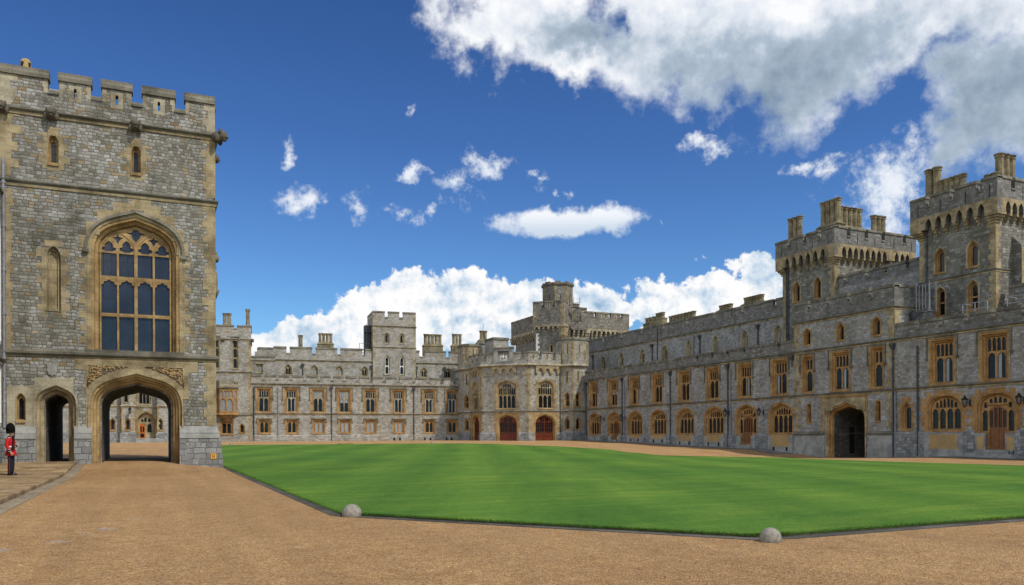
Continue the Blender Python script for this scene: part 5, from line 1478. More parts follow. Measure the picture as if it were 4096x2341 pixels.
def west_wing():
    root = thing('west_wing', 'shaded rubble wing right of the dark archway, with a glazed oak door under an arch', 'building', (69,40,-.4))
    F = Fr((66.,56.), (0,-1)); L = 46.; u_ = lambda y: 56.-y
    wy = (50.9,45.93,40.9,35.9,30.9,25.9); ay = (50.73,40.7,35.7,30.7,25.7)
    ld = W_SLITB
    hs = [W_S.holes_at(u_(y),6.42) for y in wy] + [W_SA2.holes_at(u_(y),2.1) for y in ay] + [W_DOOR2.holes_at(u_(45.83),.28), ld.holes_at(u_(54.7),2.15)]
    P = lambda u, o=0: F.p(u,o,0)[:2]
    body(root, [P(0),P(L),P(L,-12),P(0,-12)], -2, 11.6, {0: hs}, 'south_wall')
    for y in wy: W_S.place(root, F, u_(y), 6.42)
    for y in ay: W_SA2.place(root, F, u_(y), 2.1)
    W_DOOR2.place(root, F, u_(45.83), .28); ld.place(root, F, u_(54.7), 2.15)
    string(root, [P(0),P(L)], 5.9, .24, .15); string(root, [P(0),P(L)], 10.76, .26, .2)
    mb = MB(); d = u_(45.83)
    for a, b in ((0.,d-1.8),(d+1.8,L)): mb.sweep([P(a),P(b)], plinth_prof(-.3,1.95,.13,.2,.14))
    mb.build('plinth', ['base_wall'], root)
    mb = MB()
    for y in ay: mb.fbox(F, u_(y)-1.95, u_(y)+1.95, .05, .138, -1.4, 1.75, 0)
    for s in (-1,1): mb.fbox(F, d+s*1.35-.45, d+s*1.35+.45, -.1, .1, -1.5, 1.7, 0)
    mb.build('plinth_dressing', ['render'], root)
    mb = MB()
    for y in ay: mb.fbox(F, u_(y)-1.4, u_(y)+1.4, .1, .142, .25, 1.62, 0)
    for s in (-1,1): mb.fbox(F, d+s*1.35-.3, d+s*1.35+.3, .02, .104, .3, 1.4, 0)
    mb.build('stained_panel', ['rust'], root)
    mb = MB()
    for k in range(4): mb.fbox(F, d-1.1-.5*(3-k), d+1.1+.5*(3-k), -.6, .25+.34*(3-k), -1.2, -.42+.165*(k+1)+.02)
    mb.build('door_step', ['render'], root)
    mb = MB()
    for y in (50.73,45.83,40.7):
        for z, e in ((5.0,1.3),(4.5,1.75),(3.9,1.98)):
            for s in (-1,1): u0 = u_(y)+s*e; mb.fbox(F, min(u0,u0+s*.5), max(u0,u0+s*.5), -.05, .012, z, z+.5)
        mb.fbox(F, u_(y)-.9, u_(y)+.9, -.05, .010, 5.1, 5.62)
        toothed(mb, F, u_(y)-2.0, u_(y)+2.0, 2.0, 3.9, .4)
    toothed(mb, F, u_(54.7)-.55, u_(54.7)+.55, 2.0, 4.6, .3); mb.fbox(F, u_(54.7)-.45, u_(54.7)+.45, -.05, .012, 4.7, 5.2)
    mb.build('quoin', ['ochre'], root)
    n = [u_(y) for y in (53.48,50.95,48.4,45.89,43.3,40.7,38.2,35.6,33,30.5,28,25.4,22.8,20.3,17.7,15.2,12.6)]
    parapet(root, [(F,0,L,narrow(n,.5,0,L),10.95,11.7,12.4)], .45, 'parapet_wall')
    downpipe(root, F, u_(53.4), -.4, 10.0, False, .08)
    body(root, [(72.5,49.),(72.5,10),(80,10),(80,49.)], 8., 14.5, {}, 'keep_wall', name='upper_wall')
    parapet(root, [(Fr((72.5,49.),(0,-1)),0,39,merl(39,3.4,.5),14.3,14.6,15.4)], .5, 'parapet_wall')
    # roof guard rails behind the parapet
    mb = MB()
    for y0, y1, z in ((50.3,47.9,12.2),(46.1,43.0,12.2)):
        for yy in (y0,(y0+y1)/2,y1): mb.tube((68,yy,z-.6), (68,yy,z+1.35), .045, 6)
        for zz in (z+.75,z+1.33): mb.tube((68,y0,zz), (68,y1,zz), .04, 6)
        mb.tube((68,y0,z+1.33), (69.2,y0,z+1.33), .04, 6)
    mb.build('guard_rail', ['steel'], root)
    return root
_so2 = O_arch(1.5, 2.95, 1.75, .36, .8)
W_SA2 = Win('window', _so2, .5, arch_lights(_so2, 1.5, 1.85), .42, ('ochre','ochre'), 'ochre', 'darkglass', None, 'coping', .04)
W_SLITB = Win('window', O_lancet(.36, 2.3, 1.6), .36, [cusped(0,.3,.04,2.1)], .42, ('ochre','ochre'), 'ochre', 'darkglass', None, 'coping', .04)
def _sd2():
    o = O_arch(1.5, 4.75, 3.55, .36, .8); ol = o(0.)
    L = [arch(0,.78,.0,3.2,3.8,.4,.7,5), cusped(-1.17,.24,1.6,3.4), cusped(1.17,.24,1.6,3.4)]
    for c in (-.62,-.21,.21,.62): L.append(cusped(c,.15,4.0, min(archtop(ol,c-.15), archtop(ol,c+.15))-.1))
    for s in (-1,1): L.append(cusped(s*1.1,.16,3.6,archtop(ol,s*1.26)-.12))
    def ex(mb):
        for s in (-1,1): mb.box(s*1.2-.34, s*1.2+.34, .2, .5, -.4, 1.5, 1)
        mb.box(-.95,.95,.22,.5,3.86,3.96,1)
    return Win('doorway', o, .5, L, .42, ('ochre','ochre'), 'ochre', 'darkglass', None, 'coping', .04, sill=False, extra=ex, door=[('door', door_mesh(.78, 3.8, 'brownwood', .5))])
W_DOOR2 = _sd2()

# ================================================================== COURT SEEN THROUGH THE ARCH
def court_building():
    root = thing('court_building', 'rubble porch building with orange door and steps, seen through the carriage arch', 'building', (-2,134,.85))
    P = [(-14.,140.),(-14.,134.4),(-4.15,134.4),(-4.15,133.2),(-2.3,133.2),(-2.3,134.6),(.75,134.6),(.75,133.2),(8.4,133.2),(8.4,140)]
    sd = sides_of(P, True)
    sl = Win('window', O_lancet(.26,1.55,1.1), .2, [cusped(0,.2,.03,1.4)], .35, ('pale','ochre'), 'ochre', 'dark', None, 'coping', .03)
    pw = Win('doorway', O_arch(1.15, 3.85, 2.3, .45, .75), .4, [arch(-.55,.38,.0,2.0,2.4,.5,.7,4), cusped(.45,.3,1.0,2.3), cusped(-.55,.17,2.6,3.0), cusped(-.1,.17,2.6,3.3), cusped(.4,.17,2.6,3.1)], .6, ('ashlar','ochre'), 'ashlar', 'glass', None, 'coping', .03, sill=False)
    mb = MB(); mb.plate(LOCAL, arch(-.55,.38,.02,2.0,2.4,.5,.7,4), [rect(-.82,-.6,1.0,1.9), rect(-.5,-.28,1.0,1.9), rect(-.82,-.28,.2,.8)], -.58, -.66, 0); mb.fbox(LOCAL, .1, .8, -.62, -.54, .02, .98, 1)
    pw.door = [('door', mb.mesh('door', ['doorwood','rust']))]
    uw = Win('window', O_rect(.75,3.2), .35, [rect(-.7,-.26,.03,3.1), rect(-.2,.2,.03,3.1), rect(.26,.7,.03,3.1)], .35, ('pale','ashlar'), 'pale', 'glass')
    un = Win('window', O_rect(.2,3.0), .25, [rect(-.18,.18,.03,2.9)], .35, ('pale','ashlar'), 'pale', 'glass')
    holes = {1: [sl.holes_at(8.6,2.8), un.holes_at(8.4,6.9)], 3: [sl.holes_at(.85,2.8), un.holes_at(.6,6.9)], 5: [pw.holes_at(1.5,1.4), uw.holes_at(1.25,6.75)], 7: [sl.holes_at(.4,2.8)]}
    body(root, P, -.5, 13., holes, 'east_wall')
    sl.place(root, sd[1][0], 8.6, 2.8); sl.place(root, sd[3][0], .85, 2.8); sl.place(root, sd[7][0], .4, 2.8)
    un.place(root, sd[1][0], 8.4, 6.9); un.place(root, sd[3][0], .6, 6.9); uw.place(root, sd[5][0], 1.25, 6.75); pw.place(root, sd[5][0], 1.5, 1.4)
    string(root, P[1:9], 6.2, .3, .18, 'pale')
    mb = MB(); mb.sweep(P[1:6], plinth_prof(.8,2.4,.2,.2,.3)); mb.sweep(P[6:9], plinth_prof(.8,2.4,.2,.2,.3)); mb.build('plinth', ['base_wall'], root)
    mb = MB()
    for i in (1,3,7):
        f, l = sd[i]; quoins(mb, f, 0, 1, 2.4, 6.1, .35, .22, .4); quoins(mb, f, l, -1, 2.4, 6.1, .35, .22, .4); quoins(mb, f, l, -1, 6.5, 12., .35, .22, .4)
    f = sd[5][0]; mb.plate(f, rect(.1,2.85,4.5,5.9), [], .012, -.05) if False else None
    for u, z in ((.0,5.2),(.3,5.55),(2.2,5.2),(1.9,5.55)): mb.fbox(f, u, u+.75, -.05, .012, z, z+.42)
    mb.build('quoin', ['ashlar'], root)
    mb = MB()
    for k in range(4): mb.box(-2.2+.0*k, 1.9-.15*k, 131.6+.4*k, 135.2, .6, .9+.14*(k+1))
    mb.build('door_step', ['render'], root)
    mb = MB(); mb.sweep([(-9,118),(-5.5,118),(-3.8,128),(-3.8,133)], [(-3,.7),(.0,.7),(.0,.98),(-3,.98)]); 
    return root
MT['doorwood'] = plain_mat('orange_wood', (.42, .11, .012), .45, .3, 6.)
# ================================================================== GROUND
def gravel_mat():
    m, t, b = new_mat('gravel', .95)
    g = nd(t, 'ShaderNodeNewGeometry'); P = g.outputs['Position']
    v = nd(t, 'ShaderNodeTexVoronoi'); sock(t, v.inputs['Vector'], P); v.inputs['Scale'].default_value = 55.
    c1 = SEP(t, v.outputs['Color'])
    v2 = nd(t, 'ShaderNodeTexVoronoi'); sock(t, v2.inputs['Vector'], P); v2.inputs['Scale'].default_value = 13.
    c2 = SEP(t, v2.outputs['Color'])
    pal = [(0., (.23, .129, .050)), (.25, (.385, .216, .080)), (.55, (.49, .292, .115)), (.8, (.55, .35, .16)), (.94, (.66, .49, .29)), (1., (.36, .31, .24))]
    a = RAMP(t, c1[0], pal)
    fine = NOISE(t, P, 26., 5, .7)
    mid = NOISE(t, P, 3.2, 4, .6); big = NOISE(t, P, .22, 4, .6)
    col = MIX(t, 1., a, RAMP(t, fine, [(.3, (.8, .79, .78)), (.7, (1.16, 1.15, 1.14))]), 'MULTIPLY')
    col = MIX(t, 1., col, RAMP(t, c2[1], [(0., (.93, .92, .91)), (1., (1.05, 1.05, 1.05))]), 'MULTIPLY')
    col = MIX(t, 1., col, RAMP(t, mid, [(.3, (.86, .84, .82)), (.7, (1.1, 1.1, 1.1))]), 'MULTIPLY')
    col = MIX(t, 1., col, RAMP(t, big, [(.3, (.88, .84, .80)), (.7, (1.08, 1.1, 1.12))]), 'MULTIPLY')
    trk = NOISE(t, XYZ(t, M(t, 'MULTIPLY', SEP(t, P)[0], 1.4), M(t, 'MULTIPLY', SEP(t, P)[1], .07), 2.), 1., 3, .55)
    col = MIX(t, 1., col, RAMP(t, trk, [(.36, (.92, .91, .90)), (.62, (1.05, 1.05, 1.04))]), 'MULTIPLY')
    scuff = NOISE(t, P, 1.1, 6, .7)
    col = MIX(t, 1., col, RAMP(t, scuff, [(.3, (.91, .90, .89)), (.5, (1., 1., 1.)), (.72, (1.06, 1.06, 1.05))]), 'MULTIPLY')
    # pale dusty puddle stains trodden into the gravel
    p = SEP(t, P)
    msk = None
    for x, y, rx, ry in ((-1.35,14.3,.28,.22),(-.75,15.9,.22,.35),(-2.0,13.6,.22,.3),(-.3,17.6,.12,.2),(-1.05,15.1,.1,.15)):
        d = M(t, 'SQRT', M(t, 'ADD', M(t, 'POWER', M(t, 'DIVIDE', M(t, 'SUBTRACT', p[0], x), rx), 2.), M(t, 'POWER', M(t, 'DIVIDE', M(t, 'SUBTRACT', p[1], y), ry), 2.)))
        f = M(t, 'SUBTRACT', 1., d)
        msk = f if msk is None else M(t, 'MAXIMUM', msk, f)
    st = SSTEP(t, M(t, 'ADD', msk, M(t, 'MULTIPLY', M(t, 'SUBTRACT', NOISE(t, P, 4.5, 4, .65), .5), 2.2)), .1, .8, 0., .5)
    col = MIX(t, st, col, (.40, .38, .35))
    t.links.new(col, b.inputs['Base Color'])
    bump(t, b, M(t, 'ADD', M(t, 'MULTIPLY', v.outputs['Distance'], -1.4), M(t, 'ADD', fine, mid)), .02, .9)
    return m
def lawn_mat():
    m, t, b = new_mat('mown_grass', .95)
    b.inputs['Specular IOR Level'].default_value = .1
    g = nd(t, 'ShaderNodeNewGeometry'); P = g.outputs['Position']; p = SEP(t, P)
    st1 = NOISE(t, XYZ(t, M(t, 'MULTIPLY', p[0], .22), M(t, 'MULTIPLY', p[1], 1.1), 0), 1., 5, .62)
    st2 = NOISE(t, XYZ(t, M(t, 'MULTIPLY', M(t, 'ADD', p[0], M(t, 'MULTIPLY', p[1], -.45)), 1.3), M(t, 'MULTIPLY', M(t, 'ADD', p[1], M(t, 'MULTIPLY', p[0], .45)), .1), 5.), 1., 3, .5)
    big = NOISE(t, P, .12, 4, .6); fine = NOISE(t, P, 30., 4, .7); mid = NOISE(t, P, 4., 4, .65)
    # mowing bands running across the court
    band = M(t, 'SINE', M(t, 'ADD', M(t, 'MULTIPLY', M(t, 'ADD', M(t, 'MULTIPLY', p[0], .93), M(t, 'MULTIPLY', p[1], -.36)), 1.35), M(t, 'MULTIPLY', big, 3.)))
    col = RAMP(t, M(t, 'ADD', M(t, 'MULTIPLY', st1, .7), M(t, 'MULTIPLY', st2, .3)), [(.30, (.058, .140, .023)), (.5, (.079, .170, .027)), (.70, (.132, .220, .038))])
    col = MIX(t, 1., col, RAMP(t, M(t, 'MULTIPLY_ADD', band, .5, .5), [(0., (.86, .90, .88)), (1., (1.16, 1.11, 1.06))]), 'MULTIPLY')
    col = MIX(t, 1., col, RAMP(t, fine, [(.28, (.62, .64, .6)), (.72, (1.32, 1.3, 1.25))]), 'MULTIPLY')
    col = MIX(t, 1., col, RAMP(t, mid, [(.3, (.84, .87, .85)), (.7, (1.14, 1.1, 1.1))]), 'MULTIPLY')
    col = MIX(t, 1., col, RAMP(t, big, [(.32, (.84, .90, .9)), (.66, (1.30, 1.16, 1.05))]), 'MULTIPLY')
    t.links.new(col, b.inputs['Base Color'])
    bump(t, b, M(t, 'ADD', fine, mid), .03, .6)
    return m
MT['gravel'] = gravel_mat(); MT['lawn'] = lawn_mat()
MT['flag'] = ashlar_mat('flagstones', (.36, .25, .135), .22, (.55, .52, .48), .9, 1.3, .45)
MT['setts'] = rubble_mat('gutter_setts', .12, [(0., (.20, .165, .115)), (.5, (.30, .25, .175)), (1., (.40, .35, .27))], (.25, .165, .08), .3, .9, .12)
MT['kerb'] = ashlar_mat('slate_kerb', (.105, .098, .082), .35, (.6, .6, .58), 3., 1.1, .5)
MT['soil'] = plain_mat('dark_turf_edge', (.045, .048, .02), .95, .5, 20.)
MT['greypave'] = ashlar_mat('grey_paving', (.24, .225, .19), .2, (.65, .65, .62), .8, 1.1, .55)

def grid_sheet(name, xs, ys, mat, dz=0., zf=ground_z):
    mb = MB(); n = len(xs)
    mb.v = [(x,y,zf(x,y)+dz) for y in ys for x in xs]
    mb.f = [(j*n+i, j*n+i+1, (j+1)*n+i+1, (j+1)*n+i) for j in range(len(ys)-1) for i in range(n-1)]; mb.k = [0]*len(mb.f)
    return structure(mb.build(name, [mat], smooth=False))
def frange(a, b, s):
    n = max(1, round((b-a)/s)); return [a+(b-a)*i/n for i in range(n+1)]
gx = [-2500,-600,-150,-60]+frange(-40,110,1.5)+[130,180,600,2500]
gy = [-2500,-600,-150,-50]+frange(-24,160,1.5)+[190,250,600,2500]
grid_sheet('gravel', gx, gy, 'gravel').data.polygons.foreach_set('use_smooth', [True]*((len(gx)-1)*(len(gy)-1)))

LAWN = [(3.55,16.5),(8.55,9.95),(9.2,9.8),(44.5,10.4),(44.5,86.),(37.5,101.),(3.55,101.)]
def lawn_span(y):
    xs = []
    for (x0,y0),(x1,y1) in zip(LAWN, LAWN[1:]+LAWN[:1]):
        if y0 != y1 and min(y0,y1) <= y <= max(y0,y1): xs.append(x0+(x1-x0)*(y-y0)/(y1-y0))
    return (min(xs), max(xs)) if xs else None
def lawn():
    ys = [9.82,9.96,10.1,10.39]+frange(10.41,16.4,.4)+[16.5]+frange(17,86,1.)+frange(87,101,1.)
    mb = MB(); n = 60
    rows = []
    for y in ys:
        s = lawn_span(y)
        if not s: continue
        a, b = s
        for i in range(n+1):
            x = a+(b-a)*i/n; mb.v.append((x,y,ground_z(x,y)+.055))
        rows.append(y)
    for j in range(len(rows)-1):
        for i in range(n): mb.f.append((j*(n+1)+i, j*(n+1)+i+1, (j+1)*(n+1)+i+1, (j+1)*(n+1)+i)); mb.k.append(0)
    o = mb.build('lawn', ['lawn']); structure(o)
    o.data.polygons.foreach_set('use_smooth', [True]*len(o.data.polygons))
def resample(path, step):
    out = []
    for a, b in zip(path, path[1:]):
        n = max(1, round(math.dist(a,b)/step)); out += [(a[0]+(b[0]-a[0])*i/n, a[1]+(b[1]-a[1])*i/n) for i in range(n)]
    return out+[path[-1]]
lawn()
edge = LAWN[::-1]; edge = edge[-1:]+edge[:-1]
loop = resample(LAWN+LAWN[:1], 1.)
mb = MB(); mb.sweep(loop, [(-.02,-.15),(.22,-.15),(.22,.008),(.02,.018),(-.02,.018)], zf=ground_z); structure(mb.build('lawn_kerb', ['kerb']))
mb = MB(); mb.sweep(loop, [(-.06,-.1),(.015,-.1),(.01,.035),(-.06,.053)], zf=ground_z); structure(mb.build('turf_edge', ['soil']))
# grass blades along the near turf edge and over the nearest turf
def blades():
    mb = MB(); rnd = random.Random(3)
    def blade(x, y, h, lean, w):
        a = rnd.uniform(0, 6.283); dx, dy = math.cos(a)*w, math.sin(a)*w
        z = ground_z(x,y)+.045; lx, ly = lean
        n = len(mb.v)
        mb.v += [(x-dx,y-dy,z),(x+dx,y+dy,z),(x+lx,y+ly,z+h)]; mb.f.append((n,n+1,n+2)); mb.k.append(0)
    segs = [((3.55,44),(3.55,16.5),5200),((3.55,16.5),(8.55,9.95),6000),((8.55,9.95),(9.2,9.8),800),((9.2,9.8),(34.,10.22),9000)]
    for a, b, n in segs:
        d = Vector((b[0]-a[0], b[1]-a[1])).normalized(); nx, ny = -(-d.y), -d.x
        nx, ny = d.y*-1, d.x   # inward (left of travel)
        for i in range(n):
            f = rnd.random()**.7 if b[0]-a[0] > 5 and False else rnd.random()
            o = rnd.random()**2*.2-.05-.05*max(0,math.sin(f*57)*math.sin(f*131))
            x = a[0]+(b[0]-a[0])*f+nx*o; y = a[1]+(b[1]-a[1])*f+ny*o
            k = rnd.uniform(.3,1.)*.06
            blade(x, y, rnd.uniform(.015,.048), (-nx*k*rnd.uniform(-.2,1.2)+rnd.uniform(-.02,.02), -ny*k*rnd.uniform(-.2,1.2)+rnd.uniform(-.02,.02)), .005)
    for i in range(26000):
        y = 9.9+(rnd.random()**1.6)*16; s = lawn_span(y)
        if not s: continue
        x = s[0]+(min(s[1],30)-s[0])*rnd.random()
        blade(x, y, rnd.uniform(.012,.03), (rnd.uniform(-.02,.02), rnd.uniform(-.02,.02)), .006)
    o = mb.build('grass_blades', ['lawn']); o['kind'] = 'stuff'; o['label'] = 'short grass blades along the near lawn edge'; o['category'] = 'grass'
blades()
# raised pavement with kerb and gutter setts on the left, in front of the tall tower
path = resample([(-3.35,10.),(-3.35,44.6)], 1.)
mb = MB(); mb.sweep(path, [(-4.,-.2),(-.32,-.2),(-.32,.13),(-4.,.14)][::1], zf=ground_z); structure(mb.build('pavement', ['flag']))
mb = MB(); mb.sweep(path, [(-.32,-.2),(0,-.2),(0,.11),(-.03,.135),(-.315,.135)], zf=ground_z); structure(mb.build('pavement_kerb', ['flag']))
mb = MB(); mb.sweep(path, [(.004,-.05),(.42,-.05),(.42,.012),(.004,.012)], zf=ground_z); structure(mb.build('gutter', ['setts']))
# paved strip along the foot of the shaded range
for nm, y0, y1, w in (('foot_pavement',117.5,69.6,2.3),('foot_pavement',55.6,11.,2.6)):
    path = resample([(66.05-w,y0),(66.05-w,y1)], 1.)
    mb = MB(); mb.sweep(path, [(-w-.2,-.3),(0,-.3),(.0,.05),(-.04,.075),(-w-.2,.10)], zf=ground_z); structure(mb.build(nm, ['greypave']))
    mb = MB(); mb.sweep(path, [(.004,-.3),(.22,-.3),(.22,.02),(.19,.055),(.004,.06)], zf=ground_z); structure(mb.build('foot_kerb', ['kerb']))
mb = MB(); path = resample([(-8,126),(-4.6,118),(-3.4,128),(-3.4,133)], 1.)

# ================================================================== SMALL THINGS
MT['granite'] = plain_mat('granite', (.235, .21, .17), .9, .45, 14.)
def balls():
    g = 'stone balls guarding the lawn corners'
    for x, y, r, lab in ((3.68,16.12,.195,'round granite ball at the left near corner of the lawn'),(8.55,9.5,.162,'round granite ball at the near right corner of the lawn, closest to the camera'),
                         (8.6,101.4,.22,'tiny distant stone ball at the far lawn edge, right of the arch tower'),(34.6,103.6,.22,'tiny distant stone ball at the far lawn edge, left of the entrance tower')):
        mb = MB(); prof = []
        for i in range(13):
            a = -.45+(math.pi/2+.45)*i/12; prof.append((max(.002,r*math.cos(a)), r*.32+r*math.sin(a)))
        mb.lathe(x, y, [(p, q+ground_z(x,y)-.0) for p, q in prof], 28)
        o = mb.build('stone_ball', ['granite'], origin=(x,y,ground_z(x,y)), smooth=True)
        tag(o, lab, 'stone ball', g)
balls()
def lanterns():
    # iron lanterns on wall brackets beside the doors
    g = 'iron lanterns on wall brackets'
    mb = MB(); mb.lathe(0,0,[(.13,-.36),(.16,-.33),(.16,-.30)],6); 
    for i in range(6):
        a = 2*math.pi*i/6; mb.tube((.15*math.cos(a),.15*math.sin(a),-.31),(.24*math.cos(a),.24*math.sin(a),.22),.018,5)
    mb.lathe(0,0,[(.24,.20),(.29,.23),(.27,.27),(.09,.44),(.11,.47),(.05,.55),(.02,.66)],6)
    mb.lathe(0,0,[(.03,-.5),(.05,-.42),(.02,-.36)],6)
    cage = mb.mesh('cage', ['iron'])
    mb = MB(); mb.lathe(0,0,[(.135,-.3),(.225,.2)],6); pane = mb.mesh('pane', ['lampglass'])
    mb = MB(); mb.tube((0,0,.12),(.70,0,.12),.025,6); mb.tube((.2,0,.1),(.68,0,-.22),.02,6); mb.box(.66,.72,-.09,.09,-.35,.28); mb.tube((.26,-.0,.12),(.26,0,.26),.02,5)
    for k in range(8):
        a = k/8*math.pi*1.5; b_ = (k+1)/8*math.pi*1.5; mb.tube((.42+.1*math.cos(a),0,.02+.1*math.sin(a)),(.42+.1*math.cos(b_),0,.02+.1*math.sin(b_)),.014,5)
    brk = mb.mesh('bracket', ['iron'])
    items = [(111.1,4.3,'black wall lantern left of the range door nearest the entrance tower'),(104.95,4.3,'black wall lantern right of the range door nearest the entrance tower'),
             (80.54,4.38,'black wall lantern left of the range door nearest the dark archway'),(74.43,4.3,'black wall lantern right of the range door nearest the dark archway'),
             (48.15,4.42,'black wall lantern left of the oak door at the right frame edge'),(43.3,4.42,'black wall lantern at the extreme right frame edge, right of the oak door')]
    def put(x, y, z, rz, lab):
        o = thing('wall_lantern', lab, 'lantern', (x,y,z), g); o.rotation_euler = (0,0,rz)
        for me in (cage, pane, brk):
            c = bpy.data.objects.new(me.name, me); COL.objects.link(c); c.parent = o
    for y, z, lab in items: put(65.3, y, z, 0, lab)
    put(-3.0, 132.4, 5.6, math.pi/2, 'dark lantern on the court wall seen through the carriage arch')
MT['lampglass'] = glass_mat('lamp_glass', (.10, .11, .11), rough=.15)
lanterns()
def scrapers():
    g = 'iron boot scrapers by the range doors'
    mb = MB(); mb.box(-.03,.03,-.22,.22,.0,.02)
    for s in (-1,1): mb.box(-.02,.02,s*.2-.025,s*.2+.025,0,.24); mb.blob((0,s*.2,.27),(.04,.04,.04),8,6)
    mb.box(-.012,.012,-.2,.2,.10,.13)
    me = mb.mesh('boot_scraper', ['iron'])
    for y, lab in ((110.0,'iron boot scraper left of the door nearest the entrance tower'),(106.0,'iron boot scraper right of the door nearest the entrance tower'),(79.9,'iron boot scraper left of the door nearest the dark archway'),(43.9,'iron boot scraper on the step right of the oak door at the frame edge')):
        o = bpy.data.objects.new('boot_scraper', me); COL.objects.link(o); z = ground_z(65,y)+.07
        o.location = (65.3 if y > 50 else 65.2, y, z if y > 50 else -.42+.36); tag(o, lab, 'boot scraper', g)
scrapers()
def small():
    # yellow hydrant plate with its letter on the battered plinth
    z = .62; out = .30
    fr = Fr((2.93,45), (1,0))
    mb = MB(); mb.fbox(fr,-.12,.12,.2,out,z-.13,z+.13); mb.fbox(fr,-.135,.135,.2,out-.01,z-.145,z+.145)
    o = mb.build('hydrant_sign', ['yellow'], origin=(2.93,44.7,z)); tag(o, 'small yellow hydrant plate with a black letter H on the tower plinth', 'sign')
    mb = MB()
    for s in (-1,1): mb.fbox(fr, s*.045-.012, s*.045+.012, out-.01, out+.006, z-.075, z+.075)
    mb.fbox(fr,-.045,.045,out-.01,out+.005,z-.012,z+.012)
    for a in (((-.1,.1),(z+.09,z+.1)),((-.1,.1),(z-.1,z-.09))): mb.fbox(fr,*a[0],out-.01,out+.004,*a[1])
    mb.build('letter', ['black'], o)
    # drain cover set in the far gravel
    mb = MB(); mb.box(22.2,24.2,104.5,106.,ground_z(23,105)-.05,ground_z(23,105)+.03)
    for k in range(7): mb.box(22.3+.27*k,22.4+.27*k,104.6,105.9,ground_z(23,105)+.03,ground_z(23,105)+.05)
    o = mb.build('drain_cover', ['kerb'], origin=(23.2,105.2,ground_z(23,105))); tag(o, 'dark drain cover in the gravel beyond the far lawn edge', 'drain cover')
    # white bollard posts by the passage foot
small()

# ================================================================== GUARD
MT['tunic'] = plain_mat('scarlet_wool', (.50, .012, .016), .8, .2, 20.)
MT['navy'] = plain_mat('navy_wool', (.010, .010, .016), .85, .3, 15.)
MT['fur'] = plain_mat('bear_fur', (.006, .006, .006), .95, .5, 60., spec=.1)
MT['skin'] = plain_mat('skin', (.50, .27, .19), .55, .08, 20.)
MT['leather'] = plain_mat('white_leather', (.75, .75, .72), .5, .08)
MT['boot'] = plain_mat('polished_boot', (.008, .008, .008), .2, .1, spec=.5)
MT['braid'] = plain_mat('red_braid', (.40, .01, .012), .7, .1)
MT['gun'] = plain_mat('rifle_black', (.014, .014, .014), .4, .2)
def skin_mesh(name, pts, edges, radii, mat, parent, root_i=0, sub=2, loc=(0,0,0), smooth=True):
    me = bpy.data.meshes.new(name); me.from_pydata(pts, edges, []); me.materials.append(MT[mat])
    o = bpy.data.objects.new(name, me); COL.objects.link(o); o.parent = parent; o.location = loc
    bm = bmesh.new(); bm.from_mesh(me)
    lay = bm.verts.layers.skin.verify(); bm.verts.ensure_lookup_table()
    for i, v in enumerate(bm.verts):
        r = radii[i]; v[lay].radius = (r, r) if not isinstance(r, tuple) else r; v[lay].use_root = (i == root_i)
    bm.to_mesh(me); bm.free()
    md = o.modifiers.new('skin', 'SKIN'); md.use_smooth_shade = smooth; md.use_x_symmetry = False
    sb = o.modifiers.new('sub', 'SUBSURF'); sb.levels = sub; sb.render_levels = sub
    return o
